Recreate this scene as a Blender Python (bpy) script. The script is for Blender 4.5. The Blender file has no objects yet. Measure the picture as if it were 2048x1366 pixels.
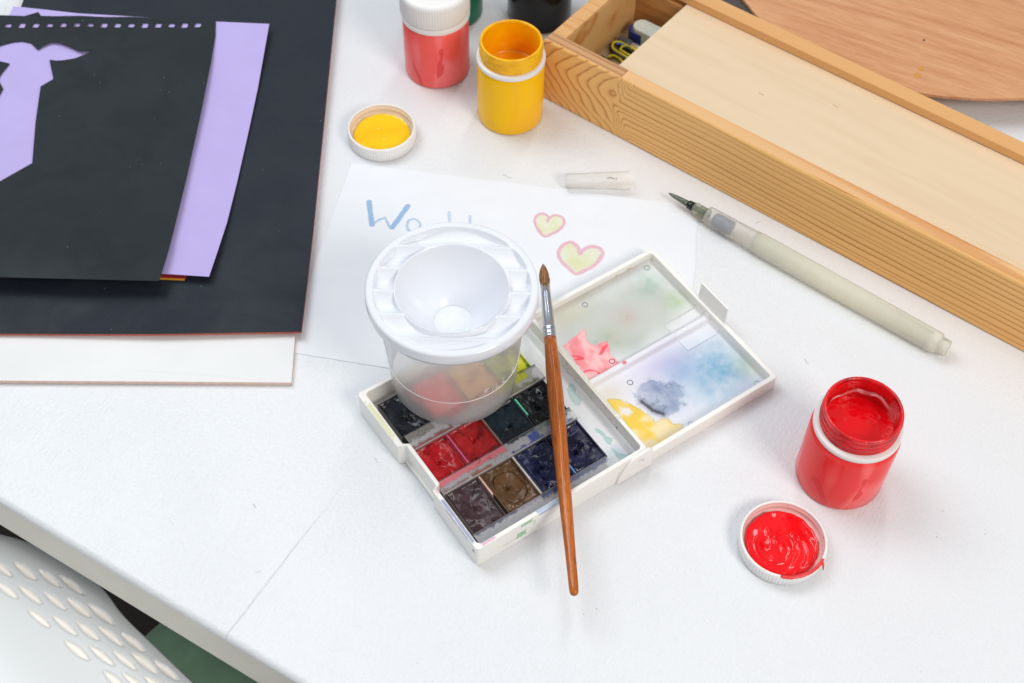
import bpy, bmesh, math, random
import numpy as np
from mathutils import Vector, Matrix
from mathutils.geometry import delaunay_2d_cdt

sc = bpy.context.scene
COL = sc.collection
random.seed(7)

# ------------------------------------------------------------------ camera
def make_camera():
    p, r, F, H = 0.92998549, 0.02007458, 2648.24, 0.58
    fw = np.array([0, math.cos(p), -math.sin(p)]); rt = np.array([1, 0, 0.0]); up = np.cross(rt, fw)
    rt2 = math.cos(r) * rt + math.sin(r) * up; up2 = -math.sin(r) * rt + math.cos(r) * up
    m = Matrix(((rt2[0], up2[0], -fw[0], 0), (rt2[1], up2[1], -fw[1], 0), (rt2[2], up2[2], -fw[2], H), (0, 0, 0, 1)))
    cd = bpy.data.cameras.new('camera'); cam = bpy.data.objects.new('camera', cd); COL.objects.link(cam)
    cd.sensor_width = 36.0; cd.lens = 36.0 * F / 2048.0
    cd.clip_start = 0.01; cd.clip_end = 50
    cd.dof.use_dof = True; cd.dof.focus_distance = 0.66; cd.dof.aperture_fstop = 16
    cam.matrix_world = m
    sc.camera = cam
make_camera()

# ------------------------------------------------------------------ light of the room
w = bpy.data.worlds.new('World'); sc.world = w; w.use_nodes = True
bg = w.node_tree.nodes['Background']
bg.inputs[0].default_value = (0.925, 0.955, 1.0, 1); bg.inputs[1].default_value = 0.40

def area(name, loc, target, size, power, color, sy=None):
    d = bpy.data.lights.new(name, 'AREA'); d.energy = power; d.color = color
    d.shape = 'RECTANGLE'; d.size = size; d.size_y = sy or size
    o = bpy.data.objects.new(name, d); COL.objects.link(o); o.location = loc
    o.rotation_euler = (Vector(target) - Vector(loc)).to_track_quat('-Z', 'Y').to_euler()
    return o
area('window_light', (-0.72, 0.98, 1.40), (0, .5, 0), 0.80, 12.0, (0.92, 0.97, 1.0), 0.95)
area('ceiling_light', (0.80, -0.45, 1.10), (.05, .45, 0), 0.50, 11.5, (1.0, 0.935, 0.86))
area('highlight_strip', (0.20, 1.15, 1.55), (.02, .5, 0), 0.10, 3.6, (0.97, 0.98, 1.0), 1.1)  # unseen strip lamp, added for crisp highlights on glossy things
sc.view_settings.view_transform = 'Standard'; sc.view_settings.look = 'None'
sc.view_settings.exposure = 0.08; sc.view_settings.gamma = 1.0
sc.render.engine = 'CYCLES'
sc.cycles.max_bounces = 10; sc.cycles.transparent_max_bounces = 12
sc.cycles.transmission_bounces = 8

# ------------------------------------------------------------------ helpers
def lin(r, g=None, b=None):
    c = (r, g, b) if g is not None else r
    return tuple(((v / 255.0) / 12.92 if v / 255.0 <= .04045 else ((v / 255.0 + .055) / 1.055) ** 2.4) for v in c)

def setprops(o, label=None, cat=None, group=None, kind=None):
    if label: o['label'] = label
    if cat: o['category'] = cat
    if group: o['group'] = group
    if kind: o['kind'] = kind
    return o

def thing(name, label, cat, loc=(0, 0, 0), rz=0.0, group=None):
    o = bpy.data.objects.new(name, None); COL.objects.link(o); o.location = loc; o.rotation_euler = (0, 0, rz)
    o.empty_display_size = .01
    return setprops(o, label, cat, group)

def mesh(name, verts, faces, mat=None, parent=None, smooth=False, col=None, mats=None, midx=None):
    me = bpy.data.meshes.new(name); me.from_pydata([tuple(map(float, v)) for v in verts], [], faces); me.update()
    if mats:
        for m in mats: me.materials.append(m)
        if midx is not None: me.polygons.foreach_set('material_index', midx)
    elif mat: me.materials.append(mat)
    if smooth: me.polygons.foreach_set('use_smooth', [True] * len(me.polygons))
    if col is not None:
        at = me.color_attributes.new('Col', 'FLOAT_COLOR', 'POINT'); at.data.foreach_set('color', np.asarray(col, dtype=np.float32).ravel())
    o = bpy.data.objects.new(name, me); COL.objects.link(o)
    if parent: o.parent = parent
    return o

def bevel(o, wd, seg=2, ang=0.6):
    m = o.modifiers.new('bevel', 'BEVEL'); m.width = wd; m.segments = seg; m.limit_method = 'ANGLE'; m.angle_limit = ang
    o.data.polygons.foreach_set('use_smooth', [True] * len(o.data.polygons)); 
    n = o.modifiers.new('wn', 'WEIGHTED_NORMAL'); n.keep_sharp = True
    return o

def box(name, x0, x1, y0, y1, z0, z1, mat, parent=None, bv=0.0, seg=2):
    v = [(x0, y0, z0), (x1, y0, z0), (x1, y1, z0), (x0, y1, z0), (x0, y0, z1), (x1, y0, z1), (x1, y1, z1), (x0, y1, z1)]
    f = [(0, 3, 2, 1), (4, 5, 6, 7), (0, 1, 5, 4), (1, 2, 6, 5), (2, 3, 7, 6), (3, 0, 4, 7)]
    o = mesh(name, v, f, mat, parent)
    if bv: bevel(o, bv, seg)
    return o

def lathe(name, prof, mat, parent=None, n=96, ribs=None, close=False, loc=(0, 0, 0)):
    """prof: list of (r, z) from one axis end to the other; r==0 makes a pole."""
    vs = []; rings = []
    for i, (r, z) in enumerate(prof):
        if r <= 1e-7:
            rings.append([len(vs)]); vs.append((loc[0], loc[1], z + loc[2]))
        else:
            ring = []
            for k in range(n):
                a = 2 * math.pi * k / n; rr = r
                if ribs and ribs[0] <= i <= ribs[1]: rr = r + ribs[2] * (0.5 + 0.5 * math.cos(a * ribs[3]))
                ring.append(len(vs)); vs.append((loc[0] + rr * math.cos(a), loc[1] + rr * math.sin(a), z + loc[2]))
            rings.append(ring)
    fs = []
    pairs = list(zip(rings[:-1], rings[1:]))
    if close: pairs.append((rings[-1], rings[0]))
    for A, Bq in pairs:
        if len(A) == 1 and len(Bq) == 1: continue
        for k in range(n):
            k2 = (k + 1) % n
            if len(A) == 1: fs.append((A[0], Bq[k2], Bq[k]))
            elif len(Bq) == 1: fs.append((A[k], A[k2], Bq[0]))
            else: fs.append((A[k], A[k2], Bq[k2], Bq[k]))
    return mesh(name, vs, fs, mat, parent, smooth=True)

def axial(name, p0, p1, prof, mat, parent=None, n=40, flat=1.0, jitter=None):
    """solid of revolution along the segment p0->p1; prof: (s metres from p0, radius)"""
    p0 = np.array(p0, float); p1 = np.array(p1, float); d = (p1 - p0); d /= np.linalg.norm(d)
    u = np.cross(d, (0, 0, 1.0)); u /= np.linalg.norm(u); w_ = np.cross(u, d)
    vs = []; rings = []
    for i, (s, r) in enumerate(prof):
        c = p0 + d * s
        if r <= 1e-7: rings.append([len(vs)]); vs.append(c); continue
        ring = []
        for k in range(n):
            a = 2 * math.pi * k / n; rr = r * (1 + (jitter(i, k) if jitter else 0))
            ring.append(len(vs)); vs.append(c + u * math.cos(a) * rr + w_ * math.sin(a) * rr * flat)
        rings.append(ring)
    fs = []
    for A, Bq in zip(rings[:-1], rings[1:]):
        for k in range(n):
            k2 = (k + 1) % n
            if len(A) == 1 and len(Bq) == 1: continue
            if len(A) == 1: fs.append((A[0], Bq[k], Bq[k2]))
            elif len(Bq) == 1: fs.append((A[k2], A[k], Bq[0]))
            else: fs.append((A[k2], A[k], Bq[k], Bq[k2]))
    return mesh(name, vs, fs, mat, parent, smooth=True)

def tube(name, pts, r, mat, parent=None, n=10, closed=False):
    pts = [np.array(p, float) for p in pts]; vs = []; fs = []; m = len(pts)
    for i, p in enumerate(pts):
        a = pts[(i - 1) % m] if (closed or i > 0) else p; b = pts[(i + 1) % m] if (closed or i < m - 1) else p
        d = b - a; d /= (np.linalg.norm(d) + 1e-12)
        u = np.cross(d, (0, 0, 1.0)); 
        if np.linalg.norm(u) < 1e-6: u = np.array([1.0, 0, 0])
        u /= np.linalg.norm(u); w_ = np.cross(u, d)
        rr = r[i] if hasattr(r, '__len__') else r
        for k in range(n):
            t = 2 * math.pi * k / n; vs.append(p + (u * math.cos(t) + w_ * math.sin(t)) * rr)
    for i in range(m if closed else m - 1):
        for k in range(n):
            a, b = i * n + k, i * n + (k + 1) % n; c, d_ = ((i + 1) % m) * n + (k + 1) % n, ((i + 1) % m) * n + k
            fs.append((a, b, c, d_))
    if not closed: fs += [tuple(range(n))[::-1], tuple((m - 1) * n + k for k in range(n))]
    return mesh(name, vs, fs, mat, parent, smooth=True)

def smooth_path(pts, n=8, closed=False):
    P = [np.array(p, float) for p in pts]; m = len(P); out = []
    rng = range(m) if closed else range(m - 1)
    for i in rng:
        if closed: a, b, c, d = P[(i - 1) % m], P[i], P[(i + 1) % m], P[(i + 2) % m]
        else: a, b, c, d = P[max(i - 1, 0)], P[i], P[i + 1], P[min(i + 2, m - 1)]
        for k in range(n):
            t = k / n
            out.append(.5 * ((2 * b) + (-a + c) * t + (2 * a - 5 * b + 4 * c - d) * t * t + (-a + 3 * b - 3 * c + d) * t ** 3))
    if not closed: out.append(P[-1])
    return out

def in_poly(X, Y, poly):
    c = np.zeros(X.shape, bool); n = len(poly); j = n - 1
    for i in range(n):
        xi, yi = poly[i][:2]; xj, yj = poly[j][:2]
        cond = ((yi > Y) != (yj > Y))
        xs = (xj - xi) * (Y - yi) / ((yj - yi) if abs(yj - yi) > 1e-12 else 1e-12) + xi
        c ^= cond & (X < xs); j = i
    return c

def dist_line(X, Y, pts, closed=False):
    D_ = np.full(X.shape, 1e9); n = len(pts)
    for i in range(n if closed else n - 1):
        ax, ay = pts[i][:2]; bx, by = pts[(i + 1) % n][:2]; dx, dy = bx - ax, by - ay
        t = np.clip(((X - ax) * dx + (Y - ay) * dy) / (dx * dx + dy * dy + 1e-15), 0, 1)
        D_ = np.minimum(D_, np.hypot(X - ax - t * dx, Y - ay - t * dy))
    return D_

def sdf(X, Y, poly):
    d = dist_line(X, Y, poly, True); return np.where(in_poly(X, Y, poly), -d, d)

_rs = np.random.RandomState(11); _P = _rs.rand(256, 256)
def vnoise(X, Y, s=0):
    X = X + s * 17.31; Y = Y + s * 5.77
    xi = np.floor(X).astype(int); yi = np.floor(Y).astype(int); fx = X - xi; fy = Y - yi
    fx = fx * fx * (3 - 2 * fx); fy = fy * fy * (3 - 2 * fy)
    g = lambda a, b: _P[a & 255, b & 255]
    return (g(xi, yi) * (1 - fx) * (1 - fy) + g(xi + 1, yi) * fx * (1 - fy) + g(xi, yi + 1) * (1 - fx) * fy + g(xi + 1, yi + 1) * fx * fy)
def fbm(X, Y, s=0, o=4):
    v = 0; a = .5; t = 0
    for k in range(o):
        cs, sn = math.cos(.6 + 1.1 * k), math.sin(.6 + 1.1 * k); q = 2.03 ** k
        v = v + a * vnoise((X * cs - Y * sn) * q, (X * sn + Y * cs) * q, s + k * 3); t += a; a *= .5
    return v / t * 2 - 1
def sstep(a, b, x):
    t = np.clip((x - a) / (b - a), 0, 1); return t * t * (3 - 2 * t)

def grid(name, o, ex, ey, x0, x1, y0, y1, res, fn, mat, parent=None, hfn=None, cull=False, nrm=None):
    """sheet in the plane (o, ex, ey); fn(X, Y) -> (rgb, alpha) vertex paint, hfn(X, Y) -> height"""
    nx = max(2, int(round((x1 - x0) / res)) + 1); ny = max(2, int(round((y1 - y0) / res)) + 1)
    X, Y = np.meshgrid(np.linspace(x0, x1, nx), np.linspace(y0, y1, ny))
    ex = np.array(ex, float); ey = np.array(ey, float); nz = np.cross(ex, ey) if nrm is None else np.array(nrm, float)
    Hh = hfn(X, Y) if hfn else np.zeros_like(X)
    V = np.array(o)[None, None] + X[..., None] * ex + Y[..., None] * ey + Hh[..., None] * nz
    V = V.reshape(-1, 3)
    col = None; keep = None
    if fn:
        rgb, al = fn(X, Y); col = np.ones((ny, nx, 4), np.float32); col[..., :3] = rgb; col[..., 3] = al
        if cull:
            A = (np.broadcast_to(al, X.shape) > .012); keep = A[:-1, :-1] | A[1:, :-1] | A[:-1, 1:] | A[1:, 1:]
        col = col.reshape(-1, 4)
    idx = np.arange(nx * ny).reshape(ny, nx)
    Q = np.stack([idx[:-1, :-1], idx[:-1, 1:], idx[1:, 1:], idx[1:, :-1]], -1)
    Q = Q[keep] if keep is not None else Q.reshape(-1, 4)
    used = np.unique(Q); remap = np.zeros(nx * ny, int); remap[used] = np.arange(len(used))
    me = bpy.data.meshes.new(name); Vv = V[used]; Qq = remap[Q]
    me.vertices.add(len(Vv)); me.vertices.foreach_set('co', Vv.astype(np.float32).ravel())
    me.loops.add(Qq.size); me.loops.foreach_set('vertex_index', Qq.astype(np.int32).ravel())
    me.polygons.add(len(Qq)); me.polygons.foreach_set('loop_start', np.arange(0, Qq.size, 4, dtype=np.int32))
    me.polygons.foreach_set('use_smooth', np.ones(len(Qq), bool))
    me.update(calc_edges=True); me.materials.append(mat)
    if col is not None:
        at = me.color_attributes.new('Col', 'FLOAT_COLOR', 'POINT'); at.data.foreach_set('color', col[used].astype(np.float32).ravel())
    ob = bpy.data.objects.new(name, me); COL.objects.link(ob)
    if parent: ob.parent = parent
    return ob

def sheet(name, outline, zf, thick, mat, parent=None, holes=(), step=.006, mats=None):
    """flat cut sheet with real thickness, lifted by zf(x, y); holes are polygons"""
    pts = [Vector(p[:2]) for p in outline]; edges = [(i, (i + 1) % len(pts)) for i in range(len(pts))]
    for h in holes:
        b = len(pts); pts += [Vector(p[:2]) for p in h]; edges += [(b + i, b + (i + 1) % len(h)) for i in range(len(h))]
    xs = [p[0] for p in outline]; ys = [p[1] for p in outline]
    gx = np.arange(min(xs) + step / 2, max(xs), step); gy = np.arange(min(ys) + step / 2, max(ys), step)
    X, Y = np.meshgrid(gx, gy); ok = in_poly(X, Y, outline) & (dist_line(X, Y, outline, True) > step * .35)
    for h in holes: ok &= (~in_poly(X, Y, h)) & (dist_line(X, Y, h, True) > step * .25)
    pts += [Vector((x, y)) for x, y in zip(X[ok], Y[ok])]
    vs, es, fs, *_ = delaunay_2d_cdt(pts, edges, [], 0, 1e-7)
    F = []
    for f in fs:
        cx = sum(vs[i][0] for i in f) / len(f); cy = sum(vs[i][1] for i in f) / len(f)
        a = np.array([cx]); b = np.array([cy])
        if not in_poly(a, b, outline)[0]: continue
        if any(in_poly(a, b, h)[0] for h in holes): continue
        # counter-clockwise
        s = 0
        for q in range(len(f)):
            p, r = vs[f[q]], vs[f[(q + 1) % len(f)]]; s += p[0] * r[1] - r[0] * p[1]
        F.append(tuple(f) if s > 0 else tuple(f)[::-1])
    V = [(v[0], v[1], float(zf(v[0], v[1]))) for v in vs]
    o = mesh(name, V, F, mat, parent, smooth=False, mats=mats)
    m = o.modifiers.new('thickness', 'SOLIDIFY'); m.thickness = thick; m.offset = -1
    if mats: m.material_offset_rim = 1; m.material_offset = 1
    return o

# ------------------------------------------------------------------ materials
MATS = {}
class NT:
    def __init__(s, name):
        s.m = bpy.data.materials.new(name); s.m.use_nodes = True; s.t = s.m.node_tree; s.n = s.t.nodes; s.l = s.t.links
        s.b = s.n['Principled BSDF']; s.out = s.n['Material Output']; MATS[name] = s.m
    def add(s, typ, **kw):
        nd = s.n.new(typ)
        for k, v in kw.items():
            if k.startswith('i_'): nd.inputs[k[2:].replace('_', ' ')].default_value = v
            else: setattr(nd, k, v)
        return nd
    def link(s, a, b): s.l.new(a, b)
    def coord(s, scale=(1, 1, 1), rot=(0, 0, 0), loc=(0, 0, 0), kind='Object'):
        tc = s.add('ShaderNodeTexCoord'); mp = s.add('ShaderNodeMapping'); s.link(tc.outputs[kind], mp.inputs[0])
        mp.inputs['Scale'].default_value = scale; mp.inputs['Rotation'].default_value = rot; mp.inputs['Location'].default_value = loc
        return mp.outputs[0]
    def noise(s, vec, scale, detail=3, rough=.55, dist=0):
        nz = s.add('ShaderNodeTexNoise'); s.link(vec, nz.inputs['Vector']); nz.inputs['Scale'].default_value = scale
        nz.inputs['Detail'].default_value = detail; nz.inputs['Roughness'].default_value = rough; nz.inputs['Distortion'].default_value = dist
        return nz.outputs['Fac']
    def ramp(s, fac, stops, mode='LINEAR'):
        r = s.add('ShaderNodeValToRGB'); s.link(fac, r.inputs[0]); e = r.color_ramp.elements; r.color_ramp.interpolation = mode
        while len(e) < len(stops): e.new(.5)
        for q, (p, c) in zip(e, stops): q.position = p; q.color = (*c, 1) if len(c) == 3 else c
        return r.outputs[0]
    def mix(s, fac, a, b, mode='MIX'):
        mx = s.add('ShaderNodeMix', data_type='RGBA', blend_type=mode)
        for i, v in ((0, fac), (6, a), (7, b)):
            if hasattr(v, 'is_output') or isinstance(v, bpy.types.NodeSocket): s.link(v, mx.inputs[i])
            elif i == 0: mx.inputs[0].default_value = v
            else: mx.inputs[i].default_value = (*v, 1) if len(v) == 3 else v
        return mx.outputs[2]
    def math(s, op, a, b=None):
        m = s.add('ShaderNodeMath', operation=op)
        for i, v in ((0, a), (1, b)):
            if v is None: continue
            if isinstance(v, bpy.types.NodeSocket): s.link(v, m.inputs[i])
            else: m.inputs[i].default_value = v
        return m.outputs[0]
    def bump(s, h, strength=.3, dist=.001, prev=None):
        b = s.add('ShaderNodeBump'); s.link(h, b.inputs['Height']); b.inputs['Strength'].default_value = strength; b.inputs['Distance'].default_value = dist
        if prev: s.link(prev, b.inputs['Normal'])
        s.link(b.outputs[0], s.b.inputs['Normal']); return b.outputs[0]
    def base(s, c):
        if isinstance(c, bpy.types.NodeSocket): s.link(c, s.b.inputs['Base Color'])
        else: s.b.inputs['Base Color'].default_value = (*c, 1)
    def set(s, **kw):
        for k, v in kw.items():
            s.b.inputs[k.replace('_', ' ')].default_value = v

def simple(name, rgb, rough=.5, var=.06, nscale=300, bump=0.0, bscale=900, **kw):
    t = NT(name); c = lin(rgb); v = t.coord()
    n = t.noise(v, nscale, 4)
    lo = tuple(max(0, x * (1 - var)) for x in c); hi = tuple(min(1, x * (1 + var)) for x in c)
    t.base(t.ramp(n, [(.3, lo), (.7, hi)])); t.set(Roughness=rough)
    for k, q in kw.items(): t.b.inputs[k.replace('_', ' ')].default_value = q
    if bump: t.bump(t.noise(v, bscale, 3), bump, .0004)
    return t.m

def paint_mat(name, rough=.5, alpha=False, bump=0.0, bscale=800, bdist=.0004, ss=0, **kw):
    t = NT(name); a = t.add('ShaderNodeAttribute', attribute_name='Col'); t.link(a.outputs['Color'], t.b.inputs['Base Color'])
    if alpha: t.link(a.outputs['Alpha'], t.b.inputs['Alpha'])
    t.set(Roughness=rough)
    for k, q in kw.items(): t.b.inputs[k.replace('_', ' ')].default_value = q
    if bump: t.bump(t.noise(t.coord(), bscale, 4), bump, bdist)
    return t.m

def frosted(name, tint, clear=.35, soft=.15, trans=.5, gloss=.25, rough=.3):
    """cloudy see-through plastic: part of the light passes straight or softened, the rest scatters through"""
    t = NT(name); l = t.link; t1 = tuple(min(1, c ** .25) for c in tint)
    rf = t.add('ShaderNodeBsdfRefraction'); rf.inputs['IOR'].default_value = 1.12; rf.inputs['Roughness'].default_value = rough; rf.inputs['Color'].default_value = (*t1, 1)
    tp = t.add('ShaderNodeBsdfTransparent'); tp.inputs['Color'].default_value = (*t1, 1)
    df = t.add('ShaderNodeBsdfDiffuse'); df.inputs['Color'].default_value = (*tint, 1)
    tl = t.add('ShaderNodeBsdfTranslucent'); tl.inputs['Color'].default_value = (*tint, 1)
    def mx(f, a, b):
        m = t.add('ShaderNodeMixShader'); 
        if isinstance(f, bpy.types.NodeSocket): l(f, m.inputs[0])
        else: m.inputs[0].default_value = f
        l(a, m.inputs[1]); l(b, m.inputs[2]); return m.outputs[0]
    sc_ = mx(trans, df.outputs[0], tl.outputs[0]); see = mx(soft / (soft + clear), tp.outputs[0], rf.outputs[0])
    cl = t.noise(t.coord(), 120, 3); k = t.math('ADD', 1 - clear - soft - .04, t.math('MULTIPLY', cl, .08)); body = mx(k, see, sc_)
    gl = t.add('ShaderNodeBsdfGlossy'); gl.inputs['Roughness'].default_value = gloss
    fr = t.add('ShaderNodeLayerWeight'); fr.inputs['Blend'].default_value = .12
    l(mx(t.math('MULTIPLY', fr.outputs['Fresnel'], .7), body, gl.outputs[0]), t.out.inputs['Surface']); return t.m
mm = lambda pts: [(x / 1000.0, y / 1000.0) for x, y in pts]
# ------------------------------------------------------------------ the table, floor and what stands below it
def table_material():
    t = NT('white_table_paint'); v = t.coord()
    big = t.noise(v, 9, 3); t.base(t.ramp(big, [(.3, (.750, .770, .797)), (.7, (.768, .785, .808))]))
    fine = t.noise(v, 520, 4, .6)
    streak = t.noise(t.coord(scale=(900, 45, 1)), 1.0, 3, .6)
    patch = t.noise(v, 14, 2)
    pr = t.ramp(patch, [(.3, (.45, .45, .45)), (.7, (1, 1, 1))])
    b1 = t.bump(t.math('MULTIPLY', fine, pr), .40, .0015)
    b2 = t.bump(streak, .30, .0009, b1)
    # hairline crack in the paint along the joint of the boards
    sx = t.add('ShaderNodeSeparateXYZ'); t.link(v, sx.inputs[0])
    wob = t.math('MULTIPLY', t.math('SUBTRACT', t.noise(v, 60, 2), .5), .0016)
    d = t.math('ABSOLUTE', t.math('ADD', t.math('SUBTRACT', sx.outputs[0], .1408), wob))
    dd = t.math('ADD', d, t.math('MULTIPLY', t.math('MAXIMUM', t.math('SUBTRACT', sx.outputs[1], .06), 0.0), .012))
    line = t.ramp(t.math('MULTIPLY', dd, 1000.0), [(0, (0, 0, 0)), (.25, (.6, .6, .6)), (.6, (1, 1, 1))])
    t.bump(line, .45, .0009, b2)
    t.set(Roughness=.30); t.b.inputs['Specular IOR Level'].default_value = .5
    # tiny dark specks of dirt and dried paint
    vo = t.add('ShaderNodeTexVoronoi'); t.link(v, vo.inputs['Vector']); vo.inputs['Scale'].default_value = 75
    sp = t.ramp(vo.outputs['Distance'], [(0.0, (1, 1, 1)), (.022, (1, 1, 1)), (.035, (0, 0, 0))])
    gate = t.math('GREATER_THAN', t.noise(v, 23, 1), .55)
    f = t.math('MULTIPLY', t.math('MULTIPLY', sp, gate), .55)
    c0 = t.b.inputs['Base Color'].links[0].from_socket
    t.base(t.mix(f, c0, (.16, .15, .14)))
    return t.m
M_table = table_material()
table = thing('table', 'white painted wooden table that carries all the art supplies', 'table', (-.2536, .3264, 0), math.radians(-29.77))
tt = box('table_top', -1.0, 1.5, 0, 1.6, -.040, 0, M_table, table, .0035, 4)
tt.data.materials.append(simple('warm_bounce_edge', (236, 232, 220), .5, .04, 30, bump=.3, bscale=300))  # cream tint on the side faces stands in for warm bounce light
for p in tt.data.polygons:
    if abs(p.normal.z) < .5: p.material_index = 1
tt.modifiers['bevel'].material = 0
M_leg = simple('white_leg_paint', (225, 224, 220), .5)
for (lx, ly) in ((-.9, .08), (1.4, .08), (-.9, 1.5), (1.4, 1.5)):
    box('leg', lx - .03, lx + .03, ly - .03, ly + .03, -.75, -.0405, M_leg, table, .004)

M_floor = simple('dark_floor', (58, 50, 44), .6, .25, 6)
fl = mesh('floor', [(-4, -4, -.75), (4, -4, -.75), (4, 5, -.75), (-4, 5, -.75)], [(0, 1, 2, 3)], M_floor); setprops(fl, kind='structure')

# white plastic chair tucked in at the table edge
rim = smooth_path([(-0.2946, 0.3463), (-0.2775, 0.3436), (-0.2599, 0.3385), (-0.2387, 0.3287), (-0.2162, 0.3133), (-0.2014, 0.2975), (-0.1825, 0.2811), (-0.1588, 0.261), (-0.1402, 0.2451), (-0.1096, 0.2199)], 10)
slots = [[-268.1, 319.2], [-255.2, 317.8], [-241.8, 314.2], [-229.7, 311.0], [-261.7, 306.0], [-249.1, 303.8], [-235.3, 300.7], [-222.6, 297.6], [-210.9, 294.9], [-241.0, 290.1], [-227.3, 287.1], [-214.9, 284.5], [-203.0, 282.3], [-191.9, 280.1], [-218.2, 273.5], [-205.3, 271.3], [-193.2, 269.2], [-183.3, 268.4], [-195.9, 258.1], [-185.7, 257.1], [-175.0, 256.2], [-281.5, 324.5], [-276.0, 309.5], [-172.5, 265.6], [-163.5, 253.0]]
def chair():
    c = thing('plastic_chair', 'white plastic chair with rows of lens shaped dimples, tucked against the table edge', 'chair', (-.22, .27, -.75))
    R = np.array([(p[0], p[1]) for p in rim]); n = 420
    s = np.linspace(0, len(R) - 1.001, n); i = s.astype(int); f = (s - i)[:, None]; R = R[i] * (1 - f) + R[i + 1] * f
    v = np.linspace(0, .17, 260); dirv = np.array([-.57, -.82])
    X = R[None, :, 0] + v[:, None] * dirv[0]; Y = R[None, :, 1] + v[:, None] * dirv[1]
    V = np.broadcast_to(v[:, None], X.shape)
    Z = -.066 + .009 * (1 - np.exp(-V / .009)) + .008 * sstep(.02, .075, V) - .010 * sstep(.078, .10, V) * 0
    Z = Z - .0025 * np.exp(-((V - .083) / .0012) ** 2)
    a = np.array([.815, -.579]); b = np.array([.579, .815]); dep = np.zeros_like(X)
    for k, (sx_, sy_) in enumerate(slots):
        dx, dy = X - sx_ / 1000, Y - sy_ / 1000; u = dx * a[0] + dy * a[1]; w_ = dx * b[0] + dy * b[1]
        L_ = .0092 * (1 + .05 * math.sin(k * 2.7)); W_ = (.0020 + .0002 * math.sin(k * 1.9)) * (1 - np.clip(u / L_, -1, 1) ** 2) + 1e-6
        q = np.clip(1 - (w_ / W_) ** 2, 0, 1) * (np.abs(u) < L_)
        dep = np.maximum(dep, q ** .7)
    Z = Z - .0022 * dep
    col = np.ones(X.shape + (4,), np.float32); basec = np.array(lin(220, 223, 224)); lit_cream = np.array(lin(246, 242, 234))  # cream in the dimples paints in light passing through the thin plastic
    m = sstep(.05, .5, dep)[..., None]; col[..., :3] = basec * (1 - m) + lit_cream * m
    vs = np.stack([X, Y, Z], -1).reshape(-1, 3) - np.array([-.22, .27, -.75]); ny, nx = X.shape
    idx = np.arange(nx * ny).reshape(ny, nx); Q = np.stack([idx[:-1, :-1], idx[:-1, 1:], idx[1:, 1:], idx[1:, :-1]], -1).reshape(-1, 4)
    Q = Q[:, ::-1]
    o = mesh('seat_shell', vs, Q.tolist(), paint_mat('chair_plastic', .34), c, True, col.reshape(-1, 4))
    m_ = o.modifiers.new('thickness', 'SOLIDIFY'); m_.thickness = .004; m_.offset = -1
    pl = simple('chair_leg_plastic', (215, 215, 212), .4)
    for (lx, ly) in ((-.300, .265), (-.195, .168), (-.325, .225), (-.245, .150)):
        box('leg', lx + .22 - .015, lx + .22 + .015, ly - .27 - .015, ly - .27 + .015, 0, .672, pl, c, .004)
chair()
# green stool seen in the gap below the table edge
st = thing('green_stool', 'dark green padded stool in the gap under the table edge', 'stool', (-.16, .33, -.75))
M_green = simple('green_cover', (150, 190, 158), .7, .12, 60, bump=.15, bscale=700)
lathe('seat', [(0, .452), (.08, .452), (.115, .449), (.1285, .440), (.1315, .425), (.1315, .40), (.125, .39), (0, .39)], M_green, st, 96, loc=(.002, -.016, 0))
M_iron = simple('stool_leg_metal', (40, 40, 40), .4)
for k in range(4):
    a = k * math.pi / 2 + .4
    axial('leg', (.09 * math.cos(a), .09 * math.sin(a) - .016, .39), (.12 * math.cos(a), .12 * math.sin(a) - .016, 0), [(0, 0), (0, .009), (.39, .009), (.39, 0)], M_iron, st, 12)

# ------------------------------------------------------------------ papers on the left
def black_paper(name, rgb, rough=.55):
    t = NT(name); v = t.coord(); c = lin(rgb)
    n = t.noise(v, 700, 4, .7); cl = t.noise(v, 30, 4, .6, .6)
    base = t.ramp(n, [(.25, tuple(x * .8 for x in c)), (.8, tuple(x * 1.25 for x in c))])
    base = t.mix(t.math('MULTIPLY', cl, .10), base, lin(90, 104, 116))
    vo = t.add('ShaderNodeTexVoronoi'); t.link(v, vo.inputs['Vector']); vo.inputs['Scale'].default_value = 260
    sp = t.ramp(vo.outputs['Distance'], [(0, (1, 1, 1)), (.05, (1, 1, 1)), (.12, (0, 0, 0))])
    g = t.math('GREATER_THAN', t.noise(v, 38, 3, .7), .62)
    t.base(t.mix(t.math('MULTIPLY', t.math('MULTIPLY', sp, g), .38), base, lin(170, 180, 190)))
    t.set(Roughness=.62); t.b.inputs['Specular IOR Level'].default_value = .26; t.link(t.ramp(cl, [(.35, (.5,) * 3), (.7, (.78,) * 3)]), t.b.inputs['Roughness'])
    t.bump(n, .12, .0003); return t.m
M_blackboard = black_paper('black_mount_board', (28, 33, 43))
M_blacksheet = black_paper('black_card', (20, 28, 31))
M_rust = simple('rusty_board_edge', (176, 84, 62), .7, .2, 500)
M_ivory = simple('ivory_card', (230, 231, 231), .6, .03, 20)
M_ivoryedge = simple('ivory_card_edge', (226, 196, 182), .7, .1, 200)
M_lilac = simple('lilac_paper', (184, 170, 224), .75, .03, 40, bump=.06, bscale=1500)
M_redcard = simple('red_card', (170, 40, 42), .7)
M_yelcard = simple('yellow_card', (226, 170, 40), .7)

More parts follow.
